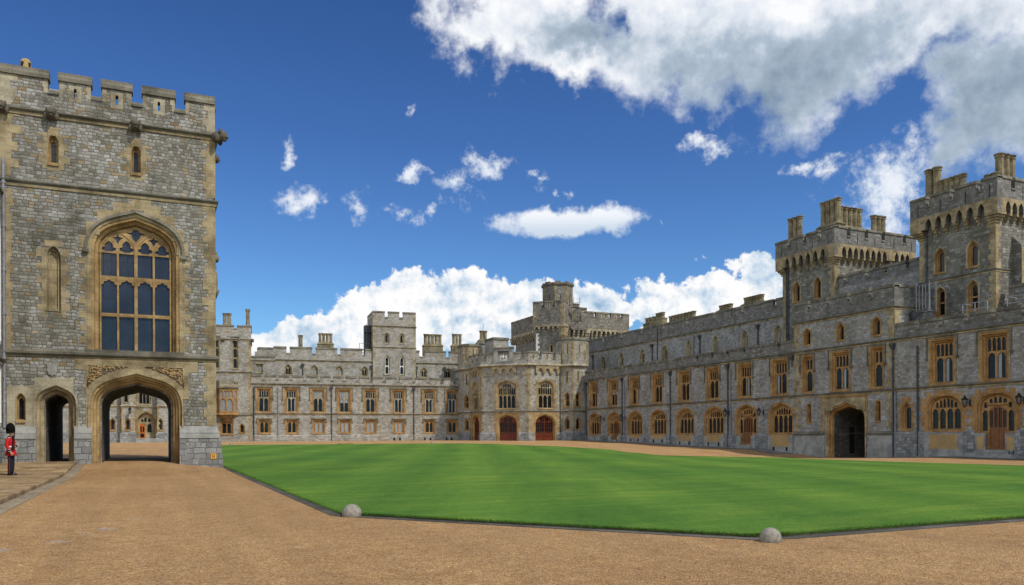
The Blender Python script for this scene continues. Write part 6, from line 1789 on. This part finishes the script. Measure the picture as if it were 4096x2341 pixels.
def guard():
    gz = ground_z(-5.11,37.26)+.13
    root = thing('person', 'guardsman in red tunic and tall black bearskin standing in profile by the tower door', 'person', (-5.11,37.2,gz))
    root.rotation_euler = (0,0,R(-14))
    # local: faces +x, his right side is -y (towards the camera)
    B = [(0,0,.98),(0,0,1.18),(.0,0,1.42),(.0,0,1.52),(.02,0,1.58),(.035,0,1.66),(.03,0,1.74),  # 0-6 spine, neck, head
         (0,-.09,.92),(.01,-.095,.50),(-.02,-.095,.09),(0,.09,.92),(.01,.095,.50),(-.02,.095,.09),   # 7-12 legs
         (-.01,-.19,1.45),(-.05,-.25,1.17),(.06,-.24,.95),(-.01,.19,1.45),(-.05,.24,1.18),(.13,.10,1.16),  # 13-18 arms
         (.09,-.235,.90),(.17,.07,1.18)]
    E_ = [(0,1),(1,2),(2,3),(3,4),(4,5),(5,6),(0,7),(7,8),(8,9),(0,10),(10,11),(11,12),(2,13),(13,14),(14,15),(2,16),(16,17),(17,18),(15,19),(18,20)]
    r = [.10,.10,.10,.055,.066,.088,.075,.085,.06,.045,.085,.06,.045,.06,.045,.034,.06,.045,.034,.033,.033]
    skin_mesh('body', B, E_, r, 'skin', root)
    # face: nose, brow, eyes, mouth, chin, ears
    mb = MB()
    mb.blob((.128,0,1.655),(.024,.014,.024)); mb.blob((.11,0,1.597),(.028,.034,.024)); mb.blob((.105,0,1.69),(.024,.06,.014))
    for s in (-1,1): mb.blob((.03,s*.088,1.655),(.022,.012,.034)); mb.blob((.10,s*.034,1.673),(.014,.014,.009),8,6,1); mb.blob((.085,s*.045,1.63),(.03,.025,.03))
    mb.blob((.117,0,1.622),(.012,.026,.006),8,6,2)
    mb.build('face', ['skin','black','braid'], root, origin=(0,0,0), smooth=True).location = (0,0,0)
    # hands with fingers
    for s, c, d in ((-1,(.10,-.235,.885),(.35,0,-1)),(1,(.18,.06,1.19),(.9,-.45,.2))):
        d = Vector(d).normalized(); sd = Vector((0,1,0)) if s < 0 else Vector((0,0,1)); nn = d.cross(sd)
        c = Vector(c); pts = [c-d*.04, c+d*.03]; ed = [(0,1)]; rr = [.026,.03]
        for k, L_ in enumerate((.075,.085,.08,.062)):
            b_ = c+d*.045+nn*(.03-.02*k); q = len(pts)
            pts += [b_, b_+d*L_*.55-sd*.012*s, b_+d*L_*.75-sd*.045*s]; ed += [(1,q),(q,q+1),(q+1,q+2)]; rr += [.0105,.010,.0085]
        q = len(pts); pts += [c+nn*.04, c+nn*.06+d*.04, c+nn*.05+d*.075]; ed += [(1,q),(q,q+1),(q+1,q+2)]; rr += [.013,.0105,.009]
        skin_mesh('hand', [tuple(p) for p in pts], ed, rr, 'skin', root, sub=1)
    # scarlet tunic: fitted body with flared skirt, and sleeves
    mb = MB(); n = 28
    prof = [(1.535,.075,.085,0),(1.51,.10,.13,0),(1.48,.125,.195,-.005),(1.43,.145,.215,0),(1.36,.155,.20,.012),(1.27,.15,.182,.012),(1.18,.14,.168,.006),(1.11,.138,.165,.004),(1.05,.145,.172,.0),(.97,.162,.185,-.002),(.88,.185,.20,-.004),(.79,.205,.215,-.006),(.785,.19,.20,-.006)]
    pts = []
    for j, (z, rx, ry, cx) in enumerate(prof):
        for i in range(n):
            a_ = 2*math.pi*i/n; fold = 1+(.03*math.sin(5*a_+1)+.02*math.sin(9*a_))*max(0,(1.05-z)/.27)
            pts.append((cx+rx*math.cos(a_)*fold, ry*math.sin(a_)*fold, z))
    mb.add(pts, [(j*n+i, (j+1)*n+i, (j+1)*n+(i+1)%n, j*n+(i+1)%n) for j in range(len(prof)-1) for i in range(n)])
    mb.build('tunic', ['tunic'], root, origin=(0,0,0), smooth=True).location = (0,0,0)
    for pts_ in ([(-.005,-.17,1.455),(-.02,-.222,1.40),(-.055,-.262,1.20),(-.03,-.262,1.15),(.04,-.25,1.0)], [(-.005,.17,1.455),(-.02,.222,1.40),(-.055,.255,1.2),(-.02,.24,1.165),(.10,.13,1.16)]):
        skin_mesh('sleeve', pts_, [(0,1),(1,2),(2,3),(3,4)], [.075,.083,.068,.066,.054], 'tunic', root, 0)
    P_ = [(0,0,.90),(0,-.085,.82),(.01,-.09,.50),(-.01,-.09,.09),(0,.085,.82),(.01,.09,.50),(-.01,.09,.09)]
    skin_mesh('trousers', P_, [(0,1),(1,2),(2,3),(0,4),(4,5),(5,6)], [.08,.10,.092,.082,.10,.092,.082], 'navy', root)
    mb = MB()
    for s in (-1,1): mb.tube((.005,s*.172,.82),(.0,s*.168,.1),.008,6)
    mb.build('trouser_stripe', ['braid'], root, origin=(0,0,0)).location = (0,0,0)
    mb = MB()
    for s in (-1,1):
        mb.blob((.05,s*.09,.05),(.155,.055,.055),12,8); mb.blob((-.03,s*.09,.075),(.07,.055,.08)); mb.box(-.1,.19,s*.09-.045,s*.09+.045,0.,.022)
    mb.build('boots', ['boot'], root, origin=(0,0,0), smooth=True).location = (0,0,0)
    # belt, collar, buttons, cuffs, pouch
    mb = MB()
    n = 24
    for zz, rx, ry, hh, mi in ((1.115,.146,.173,.055,0),(1.50,.098,.09,.06,1)):
        ring = lambda R_, z: [(.006+(rx+R_)*math.cos(2*math.pi*i/n), (ry+R_)*math.sin(2*math.pi*i/n), z) for i in range(n)]
        mb.add(ring(.006,zz)+ring(.006,zz+hh), [(i,(i+1)%n,n+(i+1)%n,n+i) for i in range(n)], mi)
    for i in range(8): mb.blob(((.15,.147,.146,.152,.163,.168,.165,.15)[i],0,1.06+.055*i),(.012,.012,.012),6,5,2)
    for a, b in (((.035,-.25,1.03),(.055,-.245,.955)),((.09,.14,1.16),(.13,.10,1.165))): mb.tube(a,b,.058,10,.055,3); 
    mb.tube((.034,-.25,1.035),(.037,-.25,1.025),.066,10,.066,0); mb.tube((.056,-.245,.962),(.058,-.245,.952),.06,10,.06,0)
    for s in (-1,1): mb.blob((0,s*.17,1.515),(.07,.08,.02),8,6,1); mb.blob((.02,s*.215,1.5),(.05,.03,.018),8,6,0)
    mb.blob((.152,0,1.142),(.012,.03,.03),8,6,2)
    mb.box(.06,.165,-.185,-.10,1.0,1.10,3)
    mb.build('belt_and_trim', ['leather','navy','yellow','navy'], root, origin=(0,0,0), smooth=False).location = (0,0,0)
    # bearskin with rough fur outline
    mb = MB(); rnd = random.Random(5); n, m = 22, 14
    pts = []
    for j in range(m+1):
        t_ = j/m; zz = 1.675+.415*t_; q = math.sqrt(max(0,1-(2*t_-.86)**2/1.32)) if t_ > .1 else .93
        for i in range(n):
            a = 2*math.pi*i/n; k = 1+rnd.uniform(-.035,.035); z2 = zz-.04*math.cos(a+math.pi)*-1*(1-t_)*.6
            pts.append((-.022+.01*t_+.165*q*k*math.cos(a), .148*q*k*math.sin(a), z2+(.03 if (math.cos(a) > .3 and j == 0) else -.02 if j == 0 else 0)))
    mb.add(pts, [(j*n+i, j*n+(i+1)%n, (j+1)*n+(i+1)%n, (j+1)*n+i) for j in range(m) for i in range(n)]+[tuple(range(n-1,-1,-1)), tuple(m*n+i for i in range(n))])
    for i in range(900):
        a = rnd.uniform(0,6.283); j = rnd.randrange(0,m); p = Vector(pts[j*n+int(a/6.283*n)%n]); c = Vector((.015,0,1.87)); d = (p-c).normalized(); tip = p+d*rnd.uniform(.006,.018)+Vector((0,0,-.004-.018*min(1,max(0,(p.z-1.74)/.1)))); sd = d.orthogonal()*.005
        mb.add([p-sd,p+sd,tip],[(0,1,2)])
    mb.build('bearskin', ['fur'], root, origin=(0,0,0), smooth=False).location = (0,0,0)
    mb = MB()
    for s in (-1,1): mb.tube((.04,s*.095,1.70),(.10,s*.04,1.572),.007,5)
    mb.tube((.10,-.04,1.572),(.10,.04,1.572),.007,5)
    mb.build('chin_strap', ['yellow'], root, origin=(0,0,0)).location = (0,0,0)
    # rifle carried upright against the chest
    rr = thing('rifle', 'short black rifle held upright against the guardsman\'s red chest', 'rifle', (-5.11,37.2,gz)); rr.rotation_euler = root.rotation_euler
    fr0 = Vector((.13,-.16,1.12)); up = Vector((.13,.0,1)).normalized(); fw = Vector((1,0,-.13)).normalized()
    def rod(a, b, r_, mb, n_=8): mb.tube(fr0+up*a, fr0+up*b, r_, n_)
    mb = MB(); rod(-.02,.34,.04,mb); rod(.34,.52,.024,mb); mb.tube(fr0+up*.02+fw*-.03, fr0+up*.02+fw*.07, .03, 8); mb.build('receiver', ['gun'], rr, origin=(0,0,0)).location = (0,0,0)
    mb = MB(); rod(.5,.66,.012,mb); rod(.62,.67,.017,mb); mb.build('barrel', ['gun'], rr, origin=(0,0,0)).location = (0,0,0)
    mb = MB(); mb.tube(fr0+up*.1+fw*.03, fr0+up*.07+fw*.17, .022, 8); mb.build('magazine', ['gun'], rr, origin=(0,0,0)).location = (0,0,0)
    mb = MB(); mb.tube(fr0+up*.28+fw*-.065, fr0+up*.42+fw*-.065, .02, 8); mb.build('sight', ['gun'], rr, origin=(0,0,0)).location = (0,0,0)
guard()

# ================================================================== BUILD
gate_tower(); side_wing(); east_range(); range_tower(); north_block(); entrance_tower(); keep_tower()
south_range(); gatehouse()
big_tower(77.1, 68.85, 'square machicolated tower with four chimney clusters, left of the taller-looking right-hand tower', [(72.9,76.4,25.0,28.5,3,(0,1),.78,.36),(73.2,71.0,25.6,29.2,4,(0,1),.74,.38),(75.8,70.6,25.4,28.5,5,(1,0),.76,.38),(80.7,70.8,24.8,28.1,3,(1,0),.74,.38)], 0)
big_tower(57.65, 49.55, 'square machicolated tower cut by the right frame edge, nearest of the two over the range', [(73,57.2,25.2,28.7,2,(0,1),.9,.42),(73,55.1,25.0,27.2,5,(0,1),.6,.34),(75.3,51.2,25.2,28.5,3,(1,0),.8,.42),(73,50.9,24.9,26.3,2,(0,1),.7,.36)], 1)
west_wing(); court_building()

# ================================================================== SKY, SUN, CAMERA
SUN_EL, SUN_AZ = 50., 152.      # azimuth clockwise from +Y (the view looks roughly along +Y)
CLOUDS = [(24.6,27.4,5.4,2.4,1.00,0),(28.4,25.6,6.4,2.2,1.00,0),(39.4,26.6,9.6,4.3,1.1,0),(50.0,25.6,10.8,4.9,1.2,0),(57.0,19.2,5.6,4.0,1.15,0),(8.4,18.8,0.8,0.9,0.75,0),(10.0,16.0,1.4,1.0,0.80,0),(13.2,15.9,1.3,1.2,0.45,0),(15.9,15.7,1.7,0.7,0.55,0),(17.2,18.0,1.3,0.5,0.70,0),(19.7,16.9,2.0,1.3,0.50,0),(22.3,18.8,1.8,0.8,0.75,0),(17.0,22.0,0.7,0.8,0.40,0),(26.1,17.5,0.7,0.6,0.45,0),(27.8,16.8,0.6,0.5,0.35,0),(28.4,14.9,5.6,1.15,1.00,2),(34.7,14.7,0.4,0.5,0.40,0),(45.3,17.4,2.5,0.6,0.65,0),(38.3,19.3,1.3,0.8,0.70,0),(49.6,14.9,2.4,3.0,0.95,0),(37.4,12.2,0.5,0.4,0.30,0),
          (10.2,6.2,5.0,1.9,1.00,1),(14.2,7.8,4.0,2.6,1.00,1),(19.8,8.4,7.1,3.1,1.10,1),(26.9,8.4,5.3,2.8,1.05,1),(30.4,8.0,2.3,1.9,1.00,1),(37.0,8.1,4.6,2.8,1.00,1),(40.9,9.8,2.5,2.2,1.00,1),(45.4,8.1,3.9,2.4,1.00,1),(7.4,6.1,2.6,1.0,0.90,1),
          (78,24,16,7,1.1,0),(-60,14,24,9,1.,1),(-85,38,30,13,1.1,0),(115,10,25,5,1.,1),(165,24,26,12,1.1,0),(-150,16,30,9,1.,1),(-135,40,26,12,1.1,0)]  # unseen clouds beside and behind the view, added to light shaded faces
HOLES = [(32.6,27.0,1.3,.7)]
GREYS = [(42.8,23.6,8.6,3.0),(55.8,18.9,5.6,4.4),(30.0,26.2,5.0,1.5)]
def build_world():
    w = bpy.data.worlds.new('World'); scene.world = w; w.use_nodes = True
    t = w.node_tree; bg = t.nodes['Background']
    sky = nd(t, 'ShaderNodeTexSky', sky_type='NISHITA')
    sky.sun_disc = False; sky.sun_elevation = R(SUN_EL); sky.sun_rotation = R(SUN_AZ)
    sky.altitude = 200; sky.air_density = 1.; sky.dust_density = .35; sky.ozone_density = 3.
    tc = nd(t, 'ShaderNodeTexCoord'); D = VM(t, 'NORMALIZE', tc.outputs['Generated']); d = SEP(t, D)
    az = M(t, 'MULTIPLY', M(t, 'ARCTAN2', d[0], d[1]), 57.29578)
    el = M(t, 'MULTIPLY', M(t, 'ARCSINE', d[2]), 57.29578)
    # broad, middle and fine turbulence
    nA = NOISE(t, D, 5.5, 3, .55); nB = NOISE(t, D, 15., 5, .6); nC = NOISE(t, D, 42., 9, .68)
    wA = SEP(t, NOISE(t, D, 7., 3, .5, 1)); wB = SEP(t, NOISE(t, D, 24., 4, .6, 1))
    def warp(x, a, b, i): return M(t, 'ADD', x, M(t, 'ADD', M(t, 'MULTIPLY', M(t, 'SUBTRACT', wA[i], .5), a), M(t, 'MULTIPLY', M(t, 'SUBTRACT', wB[i], .5), b)))
    azw, elw = warp(az, 16., 7., 0), warp(el, 9., 5., 1)       # great soft cloud
    azm, elm = warp(az, 0., 5.5, 0), warp(el, 0., 3.6, 1)      # scraps
    azs, els = warp(az, 4., 4., 0), warp(el, 3., 3.4, 1)    # heaped clouds
    def ell(c, A, E_):
        q = VM(t, 'LENGTH', XYZ(t, M(t, 'DIVIDE', M(t, 'SUBTRACT', A, c[0]), c[2]), M(t, 'DIVIDE', M(t, 'SUBTRACT', E_, c[1]), c[3]), 0))
        return M(t, 'SUBTRACT', 1., q)
    soft = scrap = puff = None
    for c in CLOUDS:
        small = c[2] < 3 or c[3] < 1.2
        if c[5] == 2:
            f = M(t, 'MULTIPLY', ell(c, warp(az, 1., 2.4, 0), warp(el, .8, 2.0, 1)), 1.5); lens = f
        elif c[5]:
            f = ell(c, azs, els); puff = f if puff is None else M(t, 'SMOOTH_MAX', puff, f, .10)
        elif small:
            f = M(t, 'ADD', M(t, 'MULTIPLY', ell((c[0],c[1],c[2]*1.3,c[3]*1.3), azm, elm), .8), (c[4]-.8)*.8); scrap = f if scrap is None else M(t, 'MAXIMUM', scrap, f)
        else:
            f = M(t, 'MULTIPLY', ell(c, azw, elw), c[4]); soft = f if soft is None else M(t, 'SMOOTH_MAX', soft, f, .15)
    hole = None
    for h in HOLES:
        f = ell(h, warp(az, 4., 5., 0), warp(el, 3., 3.5, 1)); hole = f if hole is None else M(t, 'MAXIMUM', hole, f)
    soft = M(t, 'SUBTRACT', soft, M(t, 'MULTIPLY', M(t, 'MAXIMUM', hole, -.3), .45))
    tb = M(t, 'ADD', M(t, 'MULTIPLY', M(t, 'SUBTRACT', nB, .5), 1.3), M(t, 'MULTIPLY', M(t, 'SUBTRACT', nC, .5), 1.9))
    ts = M(t, 'ADD', M(t, 'MULTIPLY', M(t, 'SUBTRACT', nB, .5), 1.1), M(t, 'MULTIPLY', M(t, 'SUBTRACT', nC, .5), 1.0))
    ds = M(t, 'ADD', soft, M(t, 'MULTIPLY', ts, .75))
    asoft = SSTEP(t, ds, -.16, .5)
    dm = M(t, 'ADD', M(t, 'SUBTRACT', scrap, .12), M(t, 'MULTIPLY', tb, 1.15))
    ascr = M(t, 'MULTIPLY', SSTEP(t, dm, -.1, .75), .92)
    dl = M(t, 'ADD', lens, M(t, 'MULTIPLY', tb, .7)); alens = SSTEP(t, dl, -.02, .6)
    dp = M(t, 'ADD', puff, M(t, 'ADD', M(t, 'MULTIPLY', M(t, 'SUBTRACT', nB, .5), .8), M(t, 'MULTIPLY', M(t, 'SUBTRACT', nC, .5), .6)))
    apuff = SSTEP(t, dp, -.01, .11)
    # a second sample towards the light gives the clouds their relief
    D2 = VM(t, 'ADD', D, (.008, -.004, .011)); nB2 = NOISE(t, D2, 15., 5, .6); nC2 = NOISE(t, D2, 42., 9, .68)
    relB = M(t, 'SUBTRACT', nB, nB2); relC = M(t, 'SUBTRACT', nC, nC2)
    grey = None
    for g in GREYS:
        f = ell(g, azw, elw); grey = f if grey is None else M(t, 'SMOOTH_MAX', grey, f, .2)
    gm = SSTEP(t, M(t, 'ADD', grey, M(t, 'ADD', M(t, 'MULTIPLY', M(t, 'SUBTRACT', nB, .5), .7), M(t, 'MULTIPLY', M(t, 'SUBTRACT', nC, .5), .25))), -.75, .95)
    core = SSTEP(t, ds, .15, .9)
    shade = M(t, 'ADD', M(t, 'ADD', M(t, 'MULTIPLY', gm, .74), M(t, 'MULTIPLY', core, .12)), M(t, 'ADD', M(t, 'MULTIPLY', relB, -1.3), M(t, 'MULTIPLY', relC, -.12)))
    csoft = RAMP(t, shade, [(0., (.97, .985, 1.0)), (.25, (.76, .81, .89)), (.55, (.44, .53, .635)), (1., (.21, .29, .385))])
    pshade = M(t, 'ADD', M(t, 'ADD', M(t, 'MULTIPLY', relB, -3.4), M(t, 'MULTIPLY', relC, -1.2)), M(t, 'ADD', M(t, 'MULTIPLY', M(t, 'SUBTRACT', nA, .42), .8), M(t, 'ADD', .10, M(t, 'MULTIPLY', SSTEP(t, el, 9., 2.), .30))))
    cpuff = RAMP(t, pshade, [(0., (1.0, 1.0, 1.0)), (.22, (.88, .91, .95)), (.5, (.62, .74, .86)), (1., (.30, .46, .66))])
    tint = RAMP(t, M(t, 'DIVIDE', el, 40.), TINT)
    blue = MIX(t, 1., sky.outputs[0], tint, 'MULTIPLY')
    K = M(t, 'MULTIPLY_ADD', SSTEP(t, M(t, 'ABSOLUTE', M(t, 'SUBTRACT', az, 30.)), 60., 105.), SKY_K*1.1, SKY_K)   # unseen clouds outside the view are brightened as added fill for shaded walls
    def scl(c, k):
        n = nd(t, 'ShaderNodeVectorMath', operation='SCALE'); t.links.new(c, n.inputs[0]); sock(t, n.inputs['Scale'], k); return n.outputs[0]
    veil = M(t, 'MULTIPLY', SSTEP(t, M(t, 'ADD', nA, M(t, 'MULTIPLY', nB, .3)), .6, .95), .0)
    col = MIX(t, veil, blue, scl(csoft, K))
    col = MIX(t, ascr, col, scl(MIX(t, .5, cpuff, (.86, .92, 1.)), K))
    clens = MIX(t, SSTEP(t, el, 15.6, 14.1), (.92, .95, 1.), (.62, .72, .84))
    col = MIX(t, alens, col, scl(clens, K))
    col = MIX(t, asoft, col, scl(csoft, K))
    col = MIX(t, apuff, col, scl(cpuff, K))
    t.links.new(col, bg.inputs['Color']); bg.inputs['Strength'].default_value = SKY_S
SKY_S = .1; SKY_K = 6.8
TINT = [(0., (.46, .72, .88)), (.18, (.44, .69, .88)), (.3, (.38, .60, .85)), (.5, (.295, .485, .76)), (.8, (.22, .395, .66)), (1., (.20, .37, .63))]
build_world()
sl = bpy.data.lights.new('sun', 'SUN'); sl.energy = 2.5; sl.angle = R(3.); sl.color = (1., .95, .86)
so = bpy.data.objects.new('sun', sl); COL.objects.link(so)
sd_ = Vector((math.sin(R(SUN_AZ))*math.cos(R(SUN_EL)), math.cos(R(SUN_AZ))*math.cos(R(SUN_EL)), math.sin(R(SUN_EL))))
so.rotation_euler = sd_.to_track_quat('Z', 'Y').to_euler(); so.location = sd_*200

cam = bpy.data.cameras.new('camera'); co = bpy.data.objects.new('camera', cam); COL.objects.link(co)
cam.sensor_width = 36; cam.lens = 3210/4096*36; cam.shift_y = (1744-2341/2)/4096; cam.clip_end = 6000; cam.clip_start = .1
yaw = math.atan(1440/3210)
co.matrix_world = Matrix.Translation((0,0,1.62)) @ Matrix.Rotation(-yaw, 4, 'Z') @ Matrix.Rotation(math.pi/2, 4, 'X') @ Matrix.Rotation(-.004, 4, 'Z')
scene.camera = co
vs = scene.view_settings; vs.view_transform = 'Standard'; vs.look = 'None'; vs.exposure = .55; vs.gamma = 1.
scene.cycles.use_denoising = True
scene.cycles.max_bounces = 6; scene.cycles.diffuse_bounces = 3
